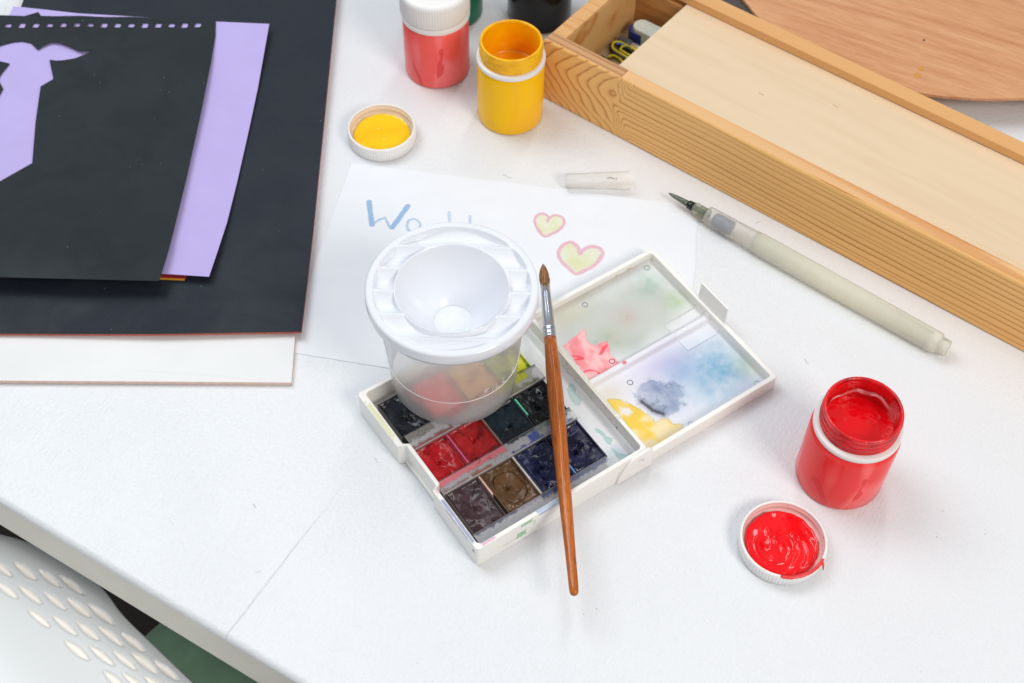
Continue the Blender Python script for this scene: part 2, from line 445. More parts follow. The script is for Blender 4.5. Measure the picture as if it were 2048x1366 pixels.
rect = lambda x0, x1, y0, y1: [(x0, y0), (x1, y0), (x1, y1), (x0, y1)]
f_ = sheet('ivory_folder', [(-.34, .3966), (-.1165, .4003), (-.1180, .4292), (-.1200, .48), (-.128, .70), (-.34, .70)], lambda x, y: .0030 + .0006 * math.sin((x + .34) * 28), .0022, M_ivory, step=.02, mats=[M_ivory, M_ivoryedge])
setprops(f_, 'ivory white card folder sticking out below the black mount board', 'folder')
bo = sheet('mount_board', [(-.327, .4255), (-.250, .4268), (-.190, .4278), (-.1143, .4317), (-.1148, .466), (-.1155, .503), (-.1185, .60), (-.1217, .7096), (-.1222, .728), (-.329, .728)],
           lambda x, y: .0063 + .0004 * math.sin(x * 60) + .0012 * sstep(.60, .73, np.array(y)), .0014, M_blackboard, step=.012, mats=[M_blackboard, M_rust])
setprops(bo, 'large black mount board with a rusty red edge on the ivory folder', 'board')

zl = lambda x, y: .0082 + .0036 * float(sstep(.54, .455, np.array(y))) + .0045 * float(sstep(.60, .69, np.array(y))) * float(sstep(-.22, -.16, np.array(x)) * .5 + .5)
li = sheet('lilac_sheet', [(-.3366, .4655), (-.1955, .4660), (-.1685, .4645), (-.1667, .484), (-.1650, .507), (-.1640, .54), (-.1630, .58), (-.1622, .62), (-.1617, .6765), (-.1990, .6795), (-.2141, .6812), (-.288, .6855), (-.3253, .6905), (-.3320, .6910), (-.3366, .600)],
           zl, .00025, M_lilac, step=.006)
setprops(li, 'lilac paper sheet between the black cut-out sheet and the black board', 'paper sheet', 'loose coloured paper sheets on the black board')
rc = sheet('red_sheet', [(-.215, .4668), (-.1822, .4660), (-.1810, .50), (-.215, .50)], lambda x, y: .0078, .0003, M_redcard, step=.01)
setprops(rc, 'dark red paper strip peeking out under the lilac sheet', 'paper sheet', 'loose coloured paper sheets on the black board')
yc = sheet('yellow_sheet', [(-.213, .4658), (-.1830, .4650), (-.1818, .49), (-.213, .49)], lambda x, y: .00735, .0003, M_yelcard, step=.01)
setprops(yc, 'yellow paper edge just under the dark red strip', 'paper sheet', 'loose coloured paper sheets on the black board')

cut = mm([[-334.9, 650.24], [-330.16, 653.16], [-323.23, 656.16], [-317.95, 656.98], [-312.13, 655.51], [-306.06, 649.15], [-303.66, 652.0], [-299.0, 655.58], [-293.42, 655.09], [-284.86, 650.93], [-278.65, 647.37], [-270.47, 648.92], [-274.93, 645.22], [-280.63, 641.34], [-287.82, 639.52], [-292.09, 639.23], [-296.6, 640.06], [-290.75, 623.57], [-297.24, 616.82], [-293.32, 586.1], [-287.19, 550.85], [-302.07, 535.13], [-306.84, 530.2], [-323.72, 597.21], [-320.65, 610.26], [-320.09, 614.45], [-322.62, 618.25], [-324.97, 622.56], [-324.32, 627.3], [-321.22, 636.6], [-327.59, 638.33], [-332.28, 639.8]])
punch = mm([[-207.64, 677.44], [-216.17, 677.18], [-224.59, 676.93], [-233.23, 676.66], [-241.86, 676.4], [-250.6, 676.13], [-259.45, 675.86], [-268.08, 675.6], [-276.81, 675.33], [-285.42, 675.07], [-294.26, 674.8], [-303.09, 674.53], [-312.14, 674.26], [-320.97, 673.99], [-329.9, 673.72], [-338.7, 673.4]])
holes = [cut]
for k, (hx, hy) in enumerate(punch):
    hy -= .0022; hx -= .0002; w2 = .0022; h2 = .0021 + .0003 * math.sin(k * 2.1)
    holes.append([(hx - w2 - .0003, hy - h2), (hx + w2 - .0005, hy - h2), (hx + w2, hy + h2 * .9), (hx - w2 * .8, hy + h2)])
zb_ = lambda x, y: zl(x, y) + .0009 + .0050 * float(sstep(.56, .455, np.array(y))) + .0030 * float(sstep(-.25, -.20, np.array(x))) * float(sstep(.67, .62, np.array(y)) * sstep(.50, .56, np.array(y))) + .002 * math.exp(-((x + .285) ** 2 + (y - .655) ** 2) / .0003)
top = [(-.1969, .6792), (-.2149, .6827), (-.2262, .6824)]
for k in range(6): top.append((-.2346 - .0172 * k, .6818 - .0001 * k + (.0004 if k % 2 else -.0003)))
top += [(-.3112, .6811), (-.3138, .6850), (-.3218, .6808), (-.3386, .6812), (-.3454, .6814)]
bs = sheet('black_cutout_sheet', [(-.3454, .4555), (-.2804, .4562), (-.1934, .4558), (-.1925, .478), (-.1928, .4957), (-.1930, .54), (-.1931, .5964), (-.1938, .64), (-.1950, .665)] + top, zb_, .0003, M_blacksheet, None, holes, .005)
setprops(bs, 'black spiral-pad sheet with punched top edge and a leaf shape cut out', 'paper sheet', 'loose coloured paper sheets on the black board')

# ------------------------------------------------------------------ drawing card
M_card = simple('drawing_card', (230, 233, 238), .62, .015, 60, bump=.05, bscale=1800)
cardo = sheet('drawing_card', [(-.1235, .4228), (-.0652, .4127), (.0854, .3892), (.1036, .4862), (.1060, .512), (.1091, .5331), (.0946, .5366), (-.0993, .5647)], lambda x, y:   .0004 + .0004 * float(sstep(.095, .112, np.array(x)) * .25) * float(sstep(.47, .53, np.array(y))), .0004, M_card, step=.015)
setprops(cardo, 'white card with blue crayon word and two pink hearts under the cup', 'card')
M_crayon = paint_mat('crayon_wax', .7, alpha=True)
CR = {"W1":[[-86.18,533.38],[-84.98,525.54],[-82.96,515.23]],"W2":[[-82.96,515.23],[-79.51,518.76],[-75.81,520.87]],"W3":[[-75.81,520.87],[-73.74,516.05],[-71.79,512.68]],"W4":[[-71.19,513.27],[-67.25,521.39],[-63.1,530.49]],"o":[[-59.02,520.34],[-61.53,519.24],[-62.55,516.35],[-61.96,512.38],[-59.23,509.62],[-55.93,511.4],[-54.88,515.41],[-56.36,518.81],[-59.02,520.34]],"r":[[-50.73,517.81],[-50.09,513.83],[-49.5,509.31],[-49.93,514.98],[-48.16,517.88],[-45.62,518.52]],"l":[[-38.67,525.92],[-37.89,518.16],[-37.09,509.64]],"d":[[-26.08,523.54],[-25.84,516.76],[-25.14,508.83],[-29.09,512.12],[-30.26,509.26],[-28.03,506.5],[-25.14,508.83]],"h1":[[19.4,520.86],[20.05,523.68],[17.46,526.21],[14.55,526.14],[12.31,523.26],[12.01,519.37],[13.64,514.27],[17.65,508.86],[22.92,511.54],[26.77,514.63],[29.05,519.4],[28.44,523.26],[25.54,525.35],[22.96,525.28],[20.69,523.48],[19.4,520.86]],"h2":[[38.04,496.0],[36.84,500.96],[33.4,504.64],[29.89,503.71],[26.69,499.86],[25.72,495.68],[27.27,490.36],[31.0,485.55],[35.64,481.0],[40.99,483.77],[46.4,487.99],[49.98,493.42],[51.03,497.59],[48.89,500.87],[45.1,501.81],[41.59,500.26],[39.01,497.27],[38.04,496.0]]}
PT = {"pal_red":[[127.02,85.7],[124.07,80.45],[123.69,77.11],[125.57,73.62],[132.31,72.69],[130.61,68.91],[128.26,64.28],[128.57,58.79],[129.22,55.73],[123.5,56.94],[118.46,55.11],[110.21,56.76],[109.49,63.71],[109.83,72.2],[110.73,79.54],[110.48,83.26],[114.69,84.02],[118.93,84.78]],"pal_reddrop":[[123.85,54.11],[125.86,54.33],[127.23,53.42],[125.71,52.0],[123.9,51.74],[123.23,52.8]],"pal_redstreak":[[110.56,75.23],[113.02,73.59],[114.62,70.75],[111.24,72.14]],"pal_reddark":[[121.9,67.65],[127.39,71.07],[131.89,71.63],[131.05,69.51],[128.48,68.56],[124.8,66.59]],"pal_redarc":[[109.98,63.38],[113.06,62.62],[115.57,60.08],[116.57,55.51]],"pal_yel":[[109.52,42.37],[114.46,39.05],[118.27,33.37],[120.38,27.27],[122.09,20.72],[122.34,16.7],[125.75,16.72],[128.86,14.63],[129.1,10.64],[132.85,8.5],[132.68,5.56],[129.43,5.08],[126.63,2.41],[119.99,0.85],[112.43,1.45],[108.24,4.62],[107.71,9.09],[108.27,18.5],[108.55,32.1]],"pal_yelhole":[[111.83,33.78],[115.41,31.38],[115.63,28.13],[112.23,28.09],[110.33,30.91]],"pal_gry":[[122.11,33.94],[123.15,37.97],[127.26,37.99],[135.7,39.12],[142.15,33.2],[147.45,32.86],[146.28,29.64],[146.43,26.35],[145.12,21.67],[141.53,19.36],[141.21,17.22],[135.23,15.77],[127.43,17.13],[124.96,22.66],[122.86,28.73]],"pal_grydark":[[123.81,30.84],[124.46,27.27],[125.35,23.17],[128.43,18.4]],"pal_green":[[182.55,98.4],[180.72,71.02]],"pal_blue":[[174.71,35.87],[178.43,23.68],[177.21,14.93],[160.26,21.96]],"pal_recA":[[165.31,63.3],[165.06,56.2],[165.01,50.38],[164.92,43.12],[186.62,64.75],[189.26,43.65]],"st1":[[95.29,58.52],[98.18,59.56],[99.08,56.83],[97.5,53.66],[97.67,48.5],[94.1,46.04],[92.92,48.33],[93.05,52.43]],"st2":[[92.99,30.98],[94.89,26.87],[94.73,23.34],[96.75,20.37],[93.84,17.91],[92.37,19.7],[93.39,23.43],[92.26,29.03]],"st3":[[92.85,16.58],[94.2,10.91],[98.46,7.26],[92.09,7.19],[91.94,11.63]],"brown_tan":[[165.76,103.16],[168.02,103.58],[174.6,103.05],[176.13,103.0],[172.86,101.79],[167.29,102.62]]}
def crayon(name, strokes, colr, x0, x1, y0, y1, fill=None, seed=0, label=None):
    def fn(X, Y):
        al = np.zeros_like(X); rgb = np.zeros(X.shape + (3,)) + np.array(lin(colr))
        gr = vnoise(X * 2600, Y * 2600, seed) * .5 + vnoise(X * 5200, Y * 5200, seed + 1) * .5
        for pts, w_, dens in strokes:
            P = smooth_path(mm(pts), 8); wob = fbm(X * 400, Y * 400, seed + 3, 2) * .00022
            d = dist_line(X, Y, P) + wob
            lines = .82 + .18 * np.sin(d * 9000 + seed)
            al = np.maximum(al, sstep(w_, w_ * .62, d) * dens * lines)
        al = al * (.62 + .5 * gr)
        if fill:
            poly, fc, dens = fill; P = smooth_path(mm(poly), 8); inside = sstep(.0006, -.0004, sdf(X, Y, P))
            hat = .75 + .25 * np.sin((X * .62 - Y * .78) * 7500 + 3 * fbm(X * 300, Y * 300, seed + 8, 2)); fa = inside * dens * hat * (.75 + .4 * gr) * (.8 + .5 * fbm(X * 120, Y * 120, seed + 5, 2))
            fcol = np.array(lin(fc)); t = np.clip(al * 5 - .3, 0, 1)[..., None]; rgb = rgb * t + fcol * (1 - t); al = np.maximum(al, fa)
        return rgb, np.clip(al, 0, 1)
    grid(name, (0, 0, .00050), (1, 0, 0), (0, 1, 0), x0 / 1000, x1 / 1000, y0 / 1000, y1 / 1000, .00022, fn, M_crayon, cardo, cull=True)
def bb(*ks, pad=2.5):
    P = [p for k in ks for p in CR[k]]; return (min(p[0] for p in P) - pad, max(p[0] for p in P) + pad, min(p[1] for p in P) - pad, max(p[1] for p in P) + pad)
crayon('crayon_letter', [(CR['W1'], .0019, .8), (CR['W2'], .0010, .55), (CR['W3'], .0009, .6), (CR['W4'], .0019, .85)], (140, 188, 232), *bb('W1', 'W4'), seed=1)
crayon('crayon_letter', [(CR['o'], .0010, .5)], (140, 188, 230), *bb('o'), seed=2)
crayon('crayon_letter', [([[p[0], p[1] - 6.5] for p in CR['r']], .0010, .5)], (140, 188, 230), *bb('r'), seed=3)
crayon('crayon_letter', [(CR['l'], .0012, .36)], (140, 188, 230), *bb('l'), seed=4)
crayon('crayon_letter', [(CR['d'], .0011, .36)], (140, 188, 230), *bb('d'), seed=5)
crayon('crayon_heart', [(CR['h1'], .0011, .62)], (242, 164, 180), *bb('h1'), fill=(CR['h1'], (236, 234, 150), .62), seed=6)
crayon('crayon_heart', [(CR['h2'], .0015, .58)], (242, 164, 184), *bb('h2'), fill=(CR['h2'], (232, 232, 160), .60), seed=7)

# ------------------------------------------------------------------ wooden brush box
def pine(name, light, dark, axis_scale=(14, 240, 240), lines=9.0, rough=.45, amt=.55, attr=False):
    """axis_scale: small number = the direction the grain runs in"""
    t = NT(name); v = t.coord(scale=axis_scale)
    if attr:
        a = t.add('ShaderNodeAttribute', attribute_name='ring'); ring = a.outputs['Fac']
        wob = t.noise(t.coord(scale=(30, 200, 200)), 1, 3); ring = t.math('ADD', ring, t.math('MULTIPLY', wob, .16))
    else:
        n = t.noise(v, .22, 2, .5, .3); ring = t.math('MULTIPLY', n, lines)
    fr = t.math('FRACT', ring)
    tone = t.ramp(fr, [(0, (0, 0, 0)), (.50, (.05, .05, .05)), (.74, (.34, .34, .34)), (.82, (.95, .95, .95)), (.94, (1, 1, 1)), (.99, (0, 0, 0))])
    fibre = t.noise(t.coord(scale=(40, 1400, 1400)), 1, 3, .6); cloud = t.noise(t.coord(scale=(6, 40, 40)), 1, 2)
    vary = t.ramp(t.noise(t.coord(scale=(4, 170, 170)), 1, 2, .5), [(.34, (-.3,) * 3), (.66, (.6,) * 3)])
    base = t.mix(t.math('MULTIPLY', tone, t.math('MULTIPLY', t.math('ADD', vary, .55), amt)), lin(light), lin(dark))
    base = t.mix(t.math('MULTIPLY', fibre, .28), base, lin(tuple(int(x * .8) for x in light)))
    base = t.mix(t.math('MULTIPLY', cloud, .35), base, lin((218, 150, 86)))
    t.base(base); t.set(Roughness=rough); t.b.inputs['Specular IOR Level'].default_value = .25
    t.bump(fibre, .15, .0003); return t.m
M_pine = pine('pine_plain', (224, 178, 122), (190, 120, 62))
M_pinedark = pine('pine_inside', (196, 142, 84), (146, 92, 48))
M_pinetop = pine('pine_rail_top', (238, 196, 144), (200, 126, 62), (3, 130, 130), 4.0, amt=.75)
M_pinefront = pine('pine_front', (250, 202, 128), (172, 88, 28), attr=True, amt=.85)
M_endgrain = pine('dark_end_grain', (206, 160, 116), (118, 74, 54), (4, 260, 200), 12.0, amt=.9)
def birch():
    t = NT('birch_ply'); n1 = t.noise(t.coord(scale=(7, 90, 1)), 1, 3, .5, .4); n2 = t.noise(t.coord(scale=(60, 1600, 1)), 1, 3)
    b = t.ramp(n1, [(.3, lin(229, 205, 173)), (.5, lin(227, 202, 169)), (.6, lin(223, 197, 163)), (.7, lin(228, 204, 172))])
    b = t.mix(t.math('MULTIPLY', n2, .16), b, lin(196, 166, 128)); t.base(b); t.set(Roughness=.5)
    t.bump(n2, .06, .0002); return t.m
M_birch = birch()
U = (.8048, -.5936)
bx = thing('wooden_brush_box', 'long pine wood brush box with pale sliding lid pushed partly open', 'wooden box', (.0545, .5978, 0), math.atan2(U[1], U[0]))
S0, S1 = -.048, .40
# front wall; its rings are cathedral arches at the left end and straight lines to the right
def front_wall():
    nx, nz = 450, 60; s = np.linspace(S0, S1, nx); z = np.linspace(0.0, .047, nz); Sg, Zg = np.meshgrid(s, z)
    def ringf(Sx, Zx):
        X = Sx * 1000; Y = Zx * 1000
        straight = (Y + 3.6 * fbm(X * .007, Y * .03, 3, 3) + .0035 * X) / 4.0 + .9 * vnoise(X * .003, Y * .11, 9) + .45 * vnoise(X * .004, Y * .24, 4)
        q = np.sqrt((Y - 31) ** 2 + 8) * (1 + .06 * np.sin(Y * .4)); arch = (X - q * 1.02 + 3.5 * fbm(X * .05, Y * .07, 5, 3)) / 8.0
        k = sstep(-2, 9, X - np.abs(Y - 27) * .45 + 3 * fbm(X * .1, Y * .2, 8, 2))
        return (arch - 1.0) * (1 - k) + (straight * -1 + 6) * k
    R = ringf(Sg, Zg)
    vs = np.stack([Sg, np.zeros_like(Sg), Zg], -1).reshape(-1, 3)
    # soften the two long edges
    vs[:, 1] = np.where(vs[:, 2] < .0012, .0010 * (1 - vs[:, 2] / .0012) ** 2, 0) + np.where(vs[:, 2] > .0461, .0009 * ((vs[:, 2] - .0461) / .0009) ** 2, 0)
    idx = np.arange(nx * nz).reshape(nz, nx); Q = np.stack([idx[:-1, :-1], idx[:-1, 1:], idx[1:, 1:], idx[1:, :-1]], -1).reshape(-1, 4).tolist()
    o = mesh('front_board', vs, Q, M_pinefront, bx, True)
    at = o.data.attributes.new('ring', 'FLOAT', 'POINT'); at.data.foreach_set('value', R.ravel().astype(np.float32))
    return o
front_wall()
box('front_core', S0 + .0002, S1, .0012, .0085, .0, .0466, M_pinedark, bx)
box('front_rail', .0078, S1, .0009, .0087, .0462, .0471, M_pinetop, bx, .0003)
box('end_grain_strip', S0, .0076, .0008, .0089, .0460, .0470, M_endgrain, bx, .0002)
box('end_board', S0, S0 + .0098, .0090, .0980, 0, .0470, M_pine, bx, .0007)
# inner face of the end board has big figured grain
M_fig = pine('pine_figured', (226, 184, 122), (196, 118, 52), (60, 42, 60), 5.0, amt=.9)
box('end_lining', S0 + .0098, S0 + .0102, .0090, .0872, .008, .0455, M_fig, bx)
box('back_board', S0 + .0100, S1, .0875, .0980, 0, .0372, M_pinedark, bx, .0003)
box('back_rail', S0 + .0100, S1, .0875, .0980, .0412, .0470, pine('pine_back_rail', (228, 178, 120), (180, 104, 44), (4, 120, 170), 7.0, amt=.9), bx, .0006)
box('back_groove', S0 + .0100, S1, .0905, .0979, .0372, .0412, M_pinedark, bx)
box('far_end_board', S1 - .010, S1, .0090, .0872, 0, .036, M_pine, bx)
box('floor_panel', S0 + .010, S1 - .010, .0085, .0875, .006, .0085, simple('ply_floor', (190, 165, 128), .7, .15, 90), bx)
lidm = box('sliding_lid', 0, .405, .0078, .0892, .0380, .0409, M_birch, bx, .0003)
lidm.location.x = .0
# the lid end is a touch skew, as in its groove
for v in lidm.data.vertices:
    if v.co.x < .01: v.co.x = -.0030 if v.co.y < .05 else -.0012
wpos = lambda s, n, z=0: (.0545 + s * .8048 + n * .5936, .5978 + s * -.5936 + n * .8048, z)
bang = math.atan2(U[1], U[0])
# things lying in the open end of the box
er = thing('eraser', 'worn white eraser in a blue sleeve, rearmost in the open box end', 'eraser', wpos(-.030, .0745, .0086), bang)
M_rub = simple('eraser_rubber', (214, 218, 206), .7, .08, 200, bump=.2)
M_sleeve = simple('blue_sleeve', (38, 62, 140), .45)
def stadium(name, x0, x1, y0, y1, z0, z1, mat, par, bv=.0012):
    r = (y1 - y0) / 2; P = [(x0 + r - r * math.cos(a), (y0 + y1) / 2 + r * math.sin(a)) for a in np.linspace(-math.pi / 2, math.pi / 2, 15)]
    P = P + [(x1, y1), (x1, y0)]; n = len(P); vs = [(*p, z0) for p in P] + [(*p, z1) for p in P]
    fs = [tuple(range(n)), tuple(range(2 * n - 1, n - 1, -1))] + [(i, i + n, (i + 1) % n + n, (i + 1) % n) for i in range(n)]
    o = mesh(name, vs, fs, mat, par); bevel(o, bv, 3); return o
stadium('rubber', .0005, .046, -.0065, .0055, .001, .0135, M_rub, er)
stadium('sleeve', -.0018, .010, -.0072, .0040, .0, .0105, M_sleeve, er)
mp = thing('metal_pen', 'grey barrelled pen with silver shaft beside the eraser', 'pen', wpos(-.034, .0640, .0120), bang)
axial('barrel', (0, 0, 0), (.06, 0, 0), [(0, 0), (0, .0020), (.001, .0026), (.010, .0028), (.010, .0028)], simple('grey_barrel', (92, 92, 96), .35), mp, 24)
axial('shaft', (.0095, 0, 0), (.06, 0, 0), [(0, .0018), (.001, .0023), (.045, .0023), (.045, 0)], simple('silver_shaft', (205, 203, 212), .25, Metallic=.7), mp, 24)
M_yel = simple('yellow_plastic', (222, 208, 18), .4); M_blk = simple('black_plastic', (30, 33, 34), .45)
sc_ = thing('scissors', 'scissors with yellow rimmed black loop handles in the open box end', 'scissors', wpos(-.034, .0555, .0112), bang)
lp = smooth_path([(.034, .0022, .0012), (.015, .0052, .0012), (.005, .0062, .0012), (.0004, .0040, .0012), (.0006, .0005, .0012), (.004, -.0025, .0012), (.016, -.0038, .0012), (.034, -.0055, .0012)], 8)
tube('handle_rim', lp, .00085, M_yel, sc_); tube('handle_loop', [(p[0] - .0003, p[1] - .0012, p[2] - .0012) for p in lp], .0013, M_blk, sc_)
lp = smooth_path([(.034, .0062, .0014), (.014, .0064, .0014), (.0075, .0045, .0014), (.0068, .0010, .0014), (.010, -.0008, .0014), (.034, -.0026, .0014)], 8)
tube('handle_rim', lp, .0008, M_yel, sc_); tube('handle_loop', [(p[0], p[1] - .001, p[2] - .0012) for p in lp], .0012, M_blk, sc_)
tube('spring_tab', smooth_path([(.002, .0032, .0009), (.0035, .0047, .0009), (.006, .0044, .0009), (.0075, .003, .0009)], 6), .0008, simple('blue_tab', (70, 130, 205), .4), sc_)
cl = thing('yellow_hook', 'yellow hooked plastic clip beside the dark green knife', 'clip', wpos(-.030, .0465, .0105), bang)
tube('hook', smooth_path([(.0005, -.0002, 0), (.0005, .0022, 0), (.003, .0034, .0003), (.007, .0030, .0003), (.0115, .0016, .0002), (.028, .0010, 0)], 8), .0009, M_yel, cl)
box('stem', .0115, .030, -.0016, .0022, -.0009, .0004, M_yel, cl, .0004)
kn = thing('craft_knife', 'dark green craft knife with silver neck, nearest in the open box end', 'knife', wpos(-.0345, .0425, .0108), bang - .12)
axial('handle', (0, 0, 0), (.05, 0, 0), [(0, 0), (.0003, .0015), (.0015, .0023), (.010, .0024), (.0125, .0019), (.0125, 0)], simple('green_handle', (52, 56, 30), .4), kn, 20)
axial('neck', (.0125, 0, 0), (.05, 0, 0), [(0, 0), (0, .0018), (.020, .0018), (.020, 0)], simple('steel_neck', (205, 200, 188), .3, Metallic=.6), kn, 20)

# wooden mixing palette and dark case behind the box
def meranti():
    t = NT('red_plywood')
    def rot_coord(sx, sy):
        r = t.coord(rot=(0, 0, math.radians(27))); m = t.add('ShaderNodeMapping'); t.link(r, m.inputs[0]); m.inputs['Scale'].default_value = (sx, sy, 1); return m.outputs[0]
    n1 = t.noise(rot_coord(12, 170), 1, 5, .65, .3); n2 = t.noise(rot_coord(60, 1100), 1, 4, .7)
    n3 = t.noise(t.coord(), 9, 2)
    b = t.ramp(n1, [(.28, lin(186, 124, 82)), (.5, lin(212, 154, 110)), (.72, lin(222, 172, 128))])
    b = t.mix(t.math('MULTIPLY', t.ramp(n2, [(.45, (0, 0, 0)), (.68, (1, 1, 1))]), .42), b, lin(166, 98, 62))
    b = t.mix(t.math('MULTIPLY', n3, .25), b, lin(214, 160, 110)); t.base(b); t.set(Roughness=.55)
    t.bump(n2, .12, .0003); return t.m
pc = smooth_path([(.307, .6020), (.286, .6008), (.262, .6020), (.243, .6052), (.225, .6110), (.205, .6260), (.186, .6430), (.169, .6570), (.155, .6690), (.1475, .6830), (.137, .712), (.131, .78), (.18, .90), (.33, .96), (.50, .92), (.57, .80), (.52, .68), (.42, .618), (.35, .6035)], 6, True)
pc = [(p[0] * 1.0175, p[1] * 1.0175) for p in pc]
pb = thing('palette_board', 'round thin plywood mixing palette of reddish wood behind the brush box', 'palette', (.30, .75, .0169))
sheet('board', [(p[0] - .30, p[1] - .75) for p in pc], lambda x, y: .0030, .0020, meranti(), pb, step=.03)
def ystain(X, Y):
    a = np.zeros_like(X)
    for cx, cy, r in ((.0012, .0052, .0020), (-.0022, -.0012, .0024)):
        a = np.maximum(a, sstep(r, r * .3, np.hypot((X - cx) , (Y - cy) * .7) + .0008 * fbm(X * 900, Y * 900, 4, 2)))
    return np.zeros(X.shape + (3,)) + np.array(lin(232, 170, 50)), a * .6
M_stain = paint_mat('dried_paint', .5, alpha=True)
grid('paint_spot', (0.2518 - .30, 0.6321 - .75, .0031), (1, 0, 0), (0, 1, 0), -.006, .006, -.006, .010, .0003, ystain, M_stain, pb, cull=True)
def kspot(X, Y): return np.zeros(X.shape + (3,)) + .02, sstep(.0008, .0004, np.hypot(X, Y * .6)) * .9
grid('knot_spot', (0.2593 - .30, 0.6644 - .75, .0031), (1, 0, 0), (0, 1, 0), -.0012, .0012, -.0015, .0015, .0002, kspot, M_stain, pb, cull=True)
gc = thing('dark_case', 'dark grey flat case under the round plywood palette', 'case', wpos(.002, .115, 0), bang)
box('case_body', -.055, .055, 0, .13, 0, .0172, simple('dark_grey_cover', (72, 68, 66), .6), gc, .002)
# ------------------------------------------------------------------ paint jars and lids
M_whitecap = simple('white_cap_plastic', (238, 236, 234), .38, .015, 60)
M_whitering = simple('white_ring_plastic', (236, 234, 232), .4, .02, 60)
M_liner = simple('lid_inner_plastic', (240, 226, 214), .32, .02, 90)
M_linerpink = simple('lid_inner_pink', (244, 206, 202), .32, .05, 90)

def jar_film(name, bright, deep, pale, rough=.22, blotch=None, z0=.0, z1=.045, spec=.5, mapz=None):
    """paint seen through the wall of a clear jar: bands and torn patches where the paint has slid off"""
    t = NT(name); v = t.coord(); n1 = t.noise(t.coord(scale=(38, 38, 14)), 1, 2, .5, .5); n2 = t.noise(v, 260, 3)
    c = t.ramp(n1, [(.36, lin(bright)), (.52, lin(bright)), (.62, lin(pale)), (.78, lin(bright))])
    n4 = t.noise(t.coord(scale=(70, 70, 34), loc=(3.1, 1.7, .4)), 1, 2, .5, .6)
    c = t.mix(t.ramp(n4, [(.66, (0, 0, 0)), (.685, (.8, .8, .8))]), c, lin(deep))
    c = t.mix(t.math('MULTIPLY', n2, .06), c, lin(pale)); t.base(c)
    t.set(Roughness=rough); t.b.inputs['Coat Weight'].default_value = .18; t.b.inputs['Coat Roughness'].default_value = .05
    t.b.inputs['Specular IOR Level'].default_value = .10
    return t.m
def wet(name, rgb, bump=.6, scale=220, rough=.12, var=.12, dist=.0012, dark=None):
    t = NT(name); v = t.coord(); n = t.noise(v, scale, 3, .5, 1.4); n2 = t.noise(v, scale * .35, 2)
    c = lin(rgb); lo = lin(dark) if dark else tuple(x * (1 - var * 2) for x in c)
    t.base(t.ramp(n2, [(.3, lo), (.6, c)])); t.set(Roughness=rough); t.b.inputs['Specular IOR Level'].default_value = .45
    t.bump(n, bump, dist); return t.m

def open_jar(loc, label, R, zs, zring, Rr, zm, Rm, body_m, neck_m, inner_m, wet_m, level, nm='paint_jar', grp='jars of poster paint', rz=0.0):
    j = thing(nm, label, 'paint jar', loc, rz, grp)
    lathe('body', [(0, 0), (R - .002, 0), (R - .0007, .0004), (R, .0018), (R * 1.0, .012), (R, zs - .003), (R - .0003, zs - .0012), (R - .0012, zs), (Rm + .001, zs + .0006)], body_m, j)
    lathe('tamper_ring', [(Rm - .0002, zring - .0014), (Rr - .0004, zring - .0016), (Rr, zring - .0012), (Rr, zring + .0012), (Rr - .0005, zring + .0016), (Rm - .0003, zring + .0015)], M_whitering, j)
    # threaded neck
    n = 120; prof = []; vs = []; fs = []
    zz = np.linspace(zs + .0004, zm - .0014, 26)
    for z in zz:
        for k in range(n):
            a = 2 * math.pi * k / n; ph = (z / .0034 - a / (2 * math.pi)) % 1.0
            r = Rm - .0003 + .00075 * math.exp(-((ph - .5) / .17) ** 2) * float(sstep(zring + .001, zring + .003, np.array(z)) * sstep(zm - .001, zm - .003, np.array(z)))
            vs.append((r * math.cos(a), r * math.sin(a), z))
    for i in range(25):
        for k in range(n): fs.append((i * n + k, i * n + (k + 1) % n, (i + 1) * n + (k + 1) % n, (i + 1) * n + k))
    mesh('neck', vs, fs, neck_m, j, True)
    lathe('rim', [(Rm - .0003, zm - .0014), (Rm + .0001, zm - .0007), (Rm - .0002, zm), (Rm - .0009, zm + .0002), (Rm - .0015, zm - .0002), (Rm - .0017, zm - .0014)], neck_m, j)
    lathe('inner_wall', [(Rm - .0017, zm - .0014), (Rm - .0018, zs + .001), (R - .0022, zs - .003), (R - .0022, level)], inner_m, j)
    def hf(X, Y):
        r = np.hypot(X, Y); return .0006 * fbm(X * 110, Y * 110, 3, 3) + .0010 * sstep(R * .7, R, r) 
    o = lathe('paint', [(R - .0021, level + .0008)] + [(r, level + .0006 * math.exp(-(R - r) / .002)) for r in np.linspace(R - .0024, .001, 14)] + [(0, level)], wet_m, j)
    for v in o.data.vertices:
        x, y = np.array([v.co.x]), np.array([v.co.y]); v.co.z += float(hf(x, y)[0]) * .9
    return j
M_redbody = jar_film('red_jar_film', (240, 58, 58), (228, 34, 40), (250, 104, 102), .2)
M_redneck = wet('red_neck', (230, 34, 38), .35, 300, .14, .2, .0006, dark=(170, 14, 24))
M_redin = wet('red_inner', (238, 26, 34), .5, 160, .18, .15, .0010, dark=(186, 8, 20))
M_redpaint = wet('red_wet_paint', (236, 12, 22), .35, 60, .05, .1, .0012, dark=(196, 2, 16))
rj = open_jar((.1678, .3528, 0), 'open jar of red paint standing behind the red smeared lid', .0221, .0432, .0457, .0215, .0590, .0190, M_redbody, M_redneck, M_redin, M_redpaint, .0440)
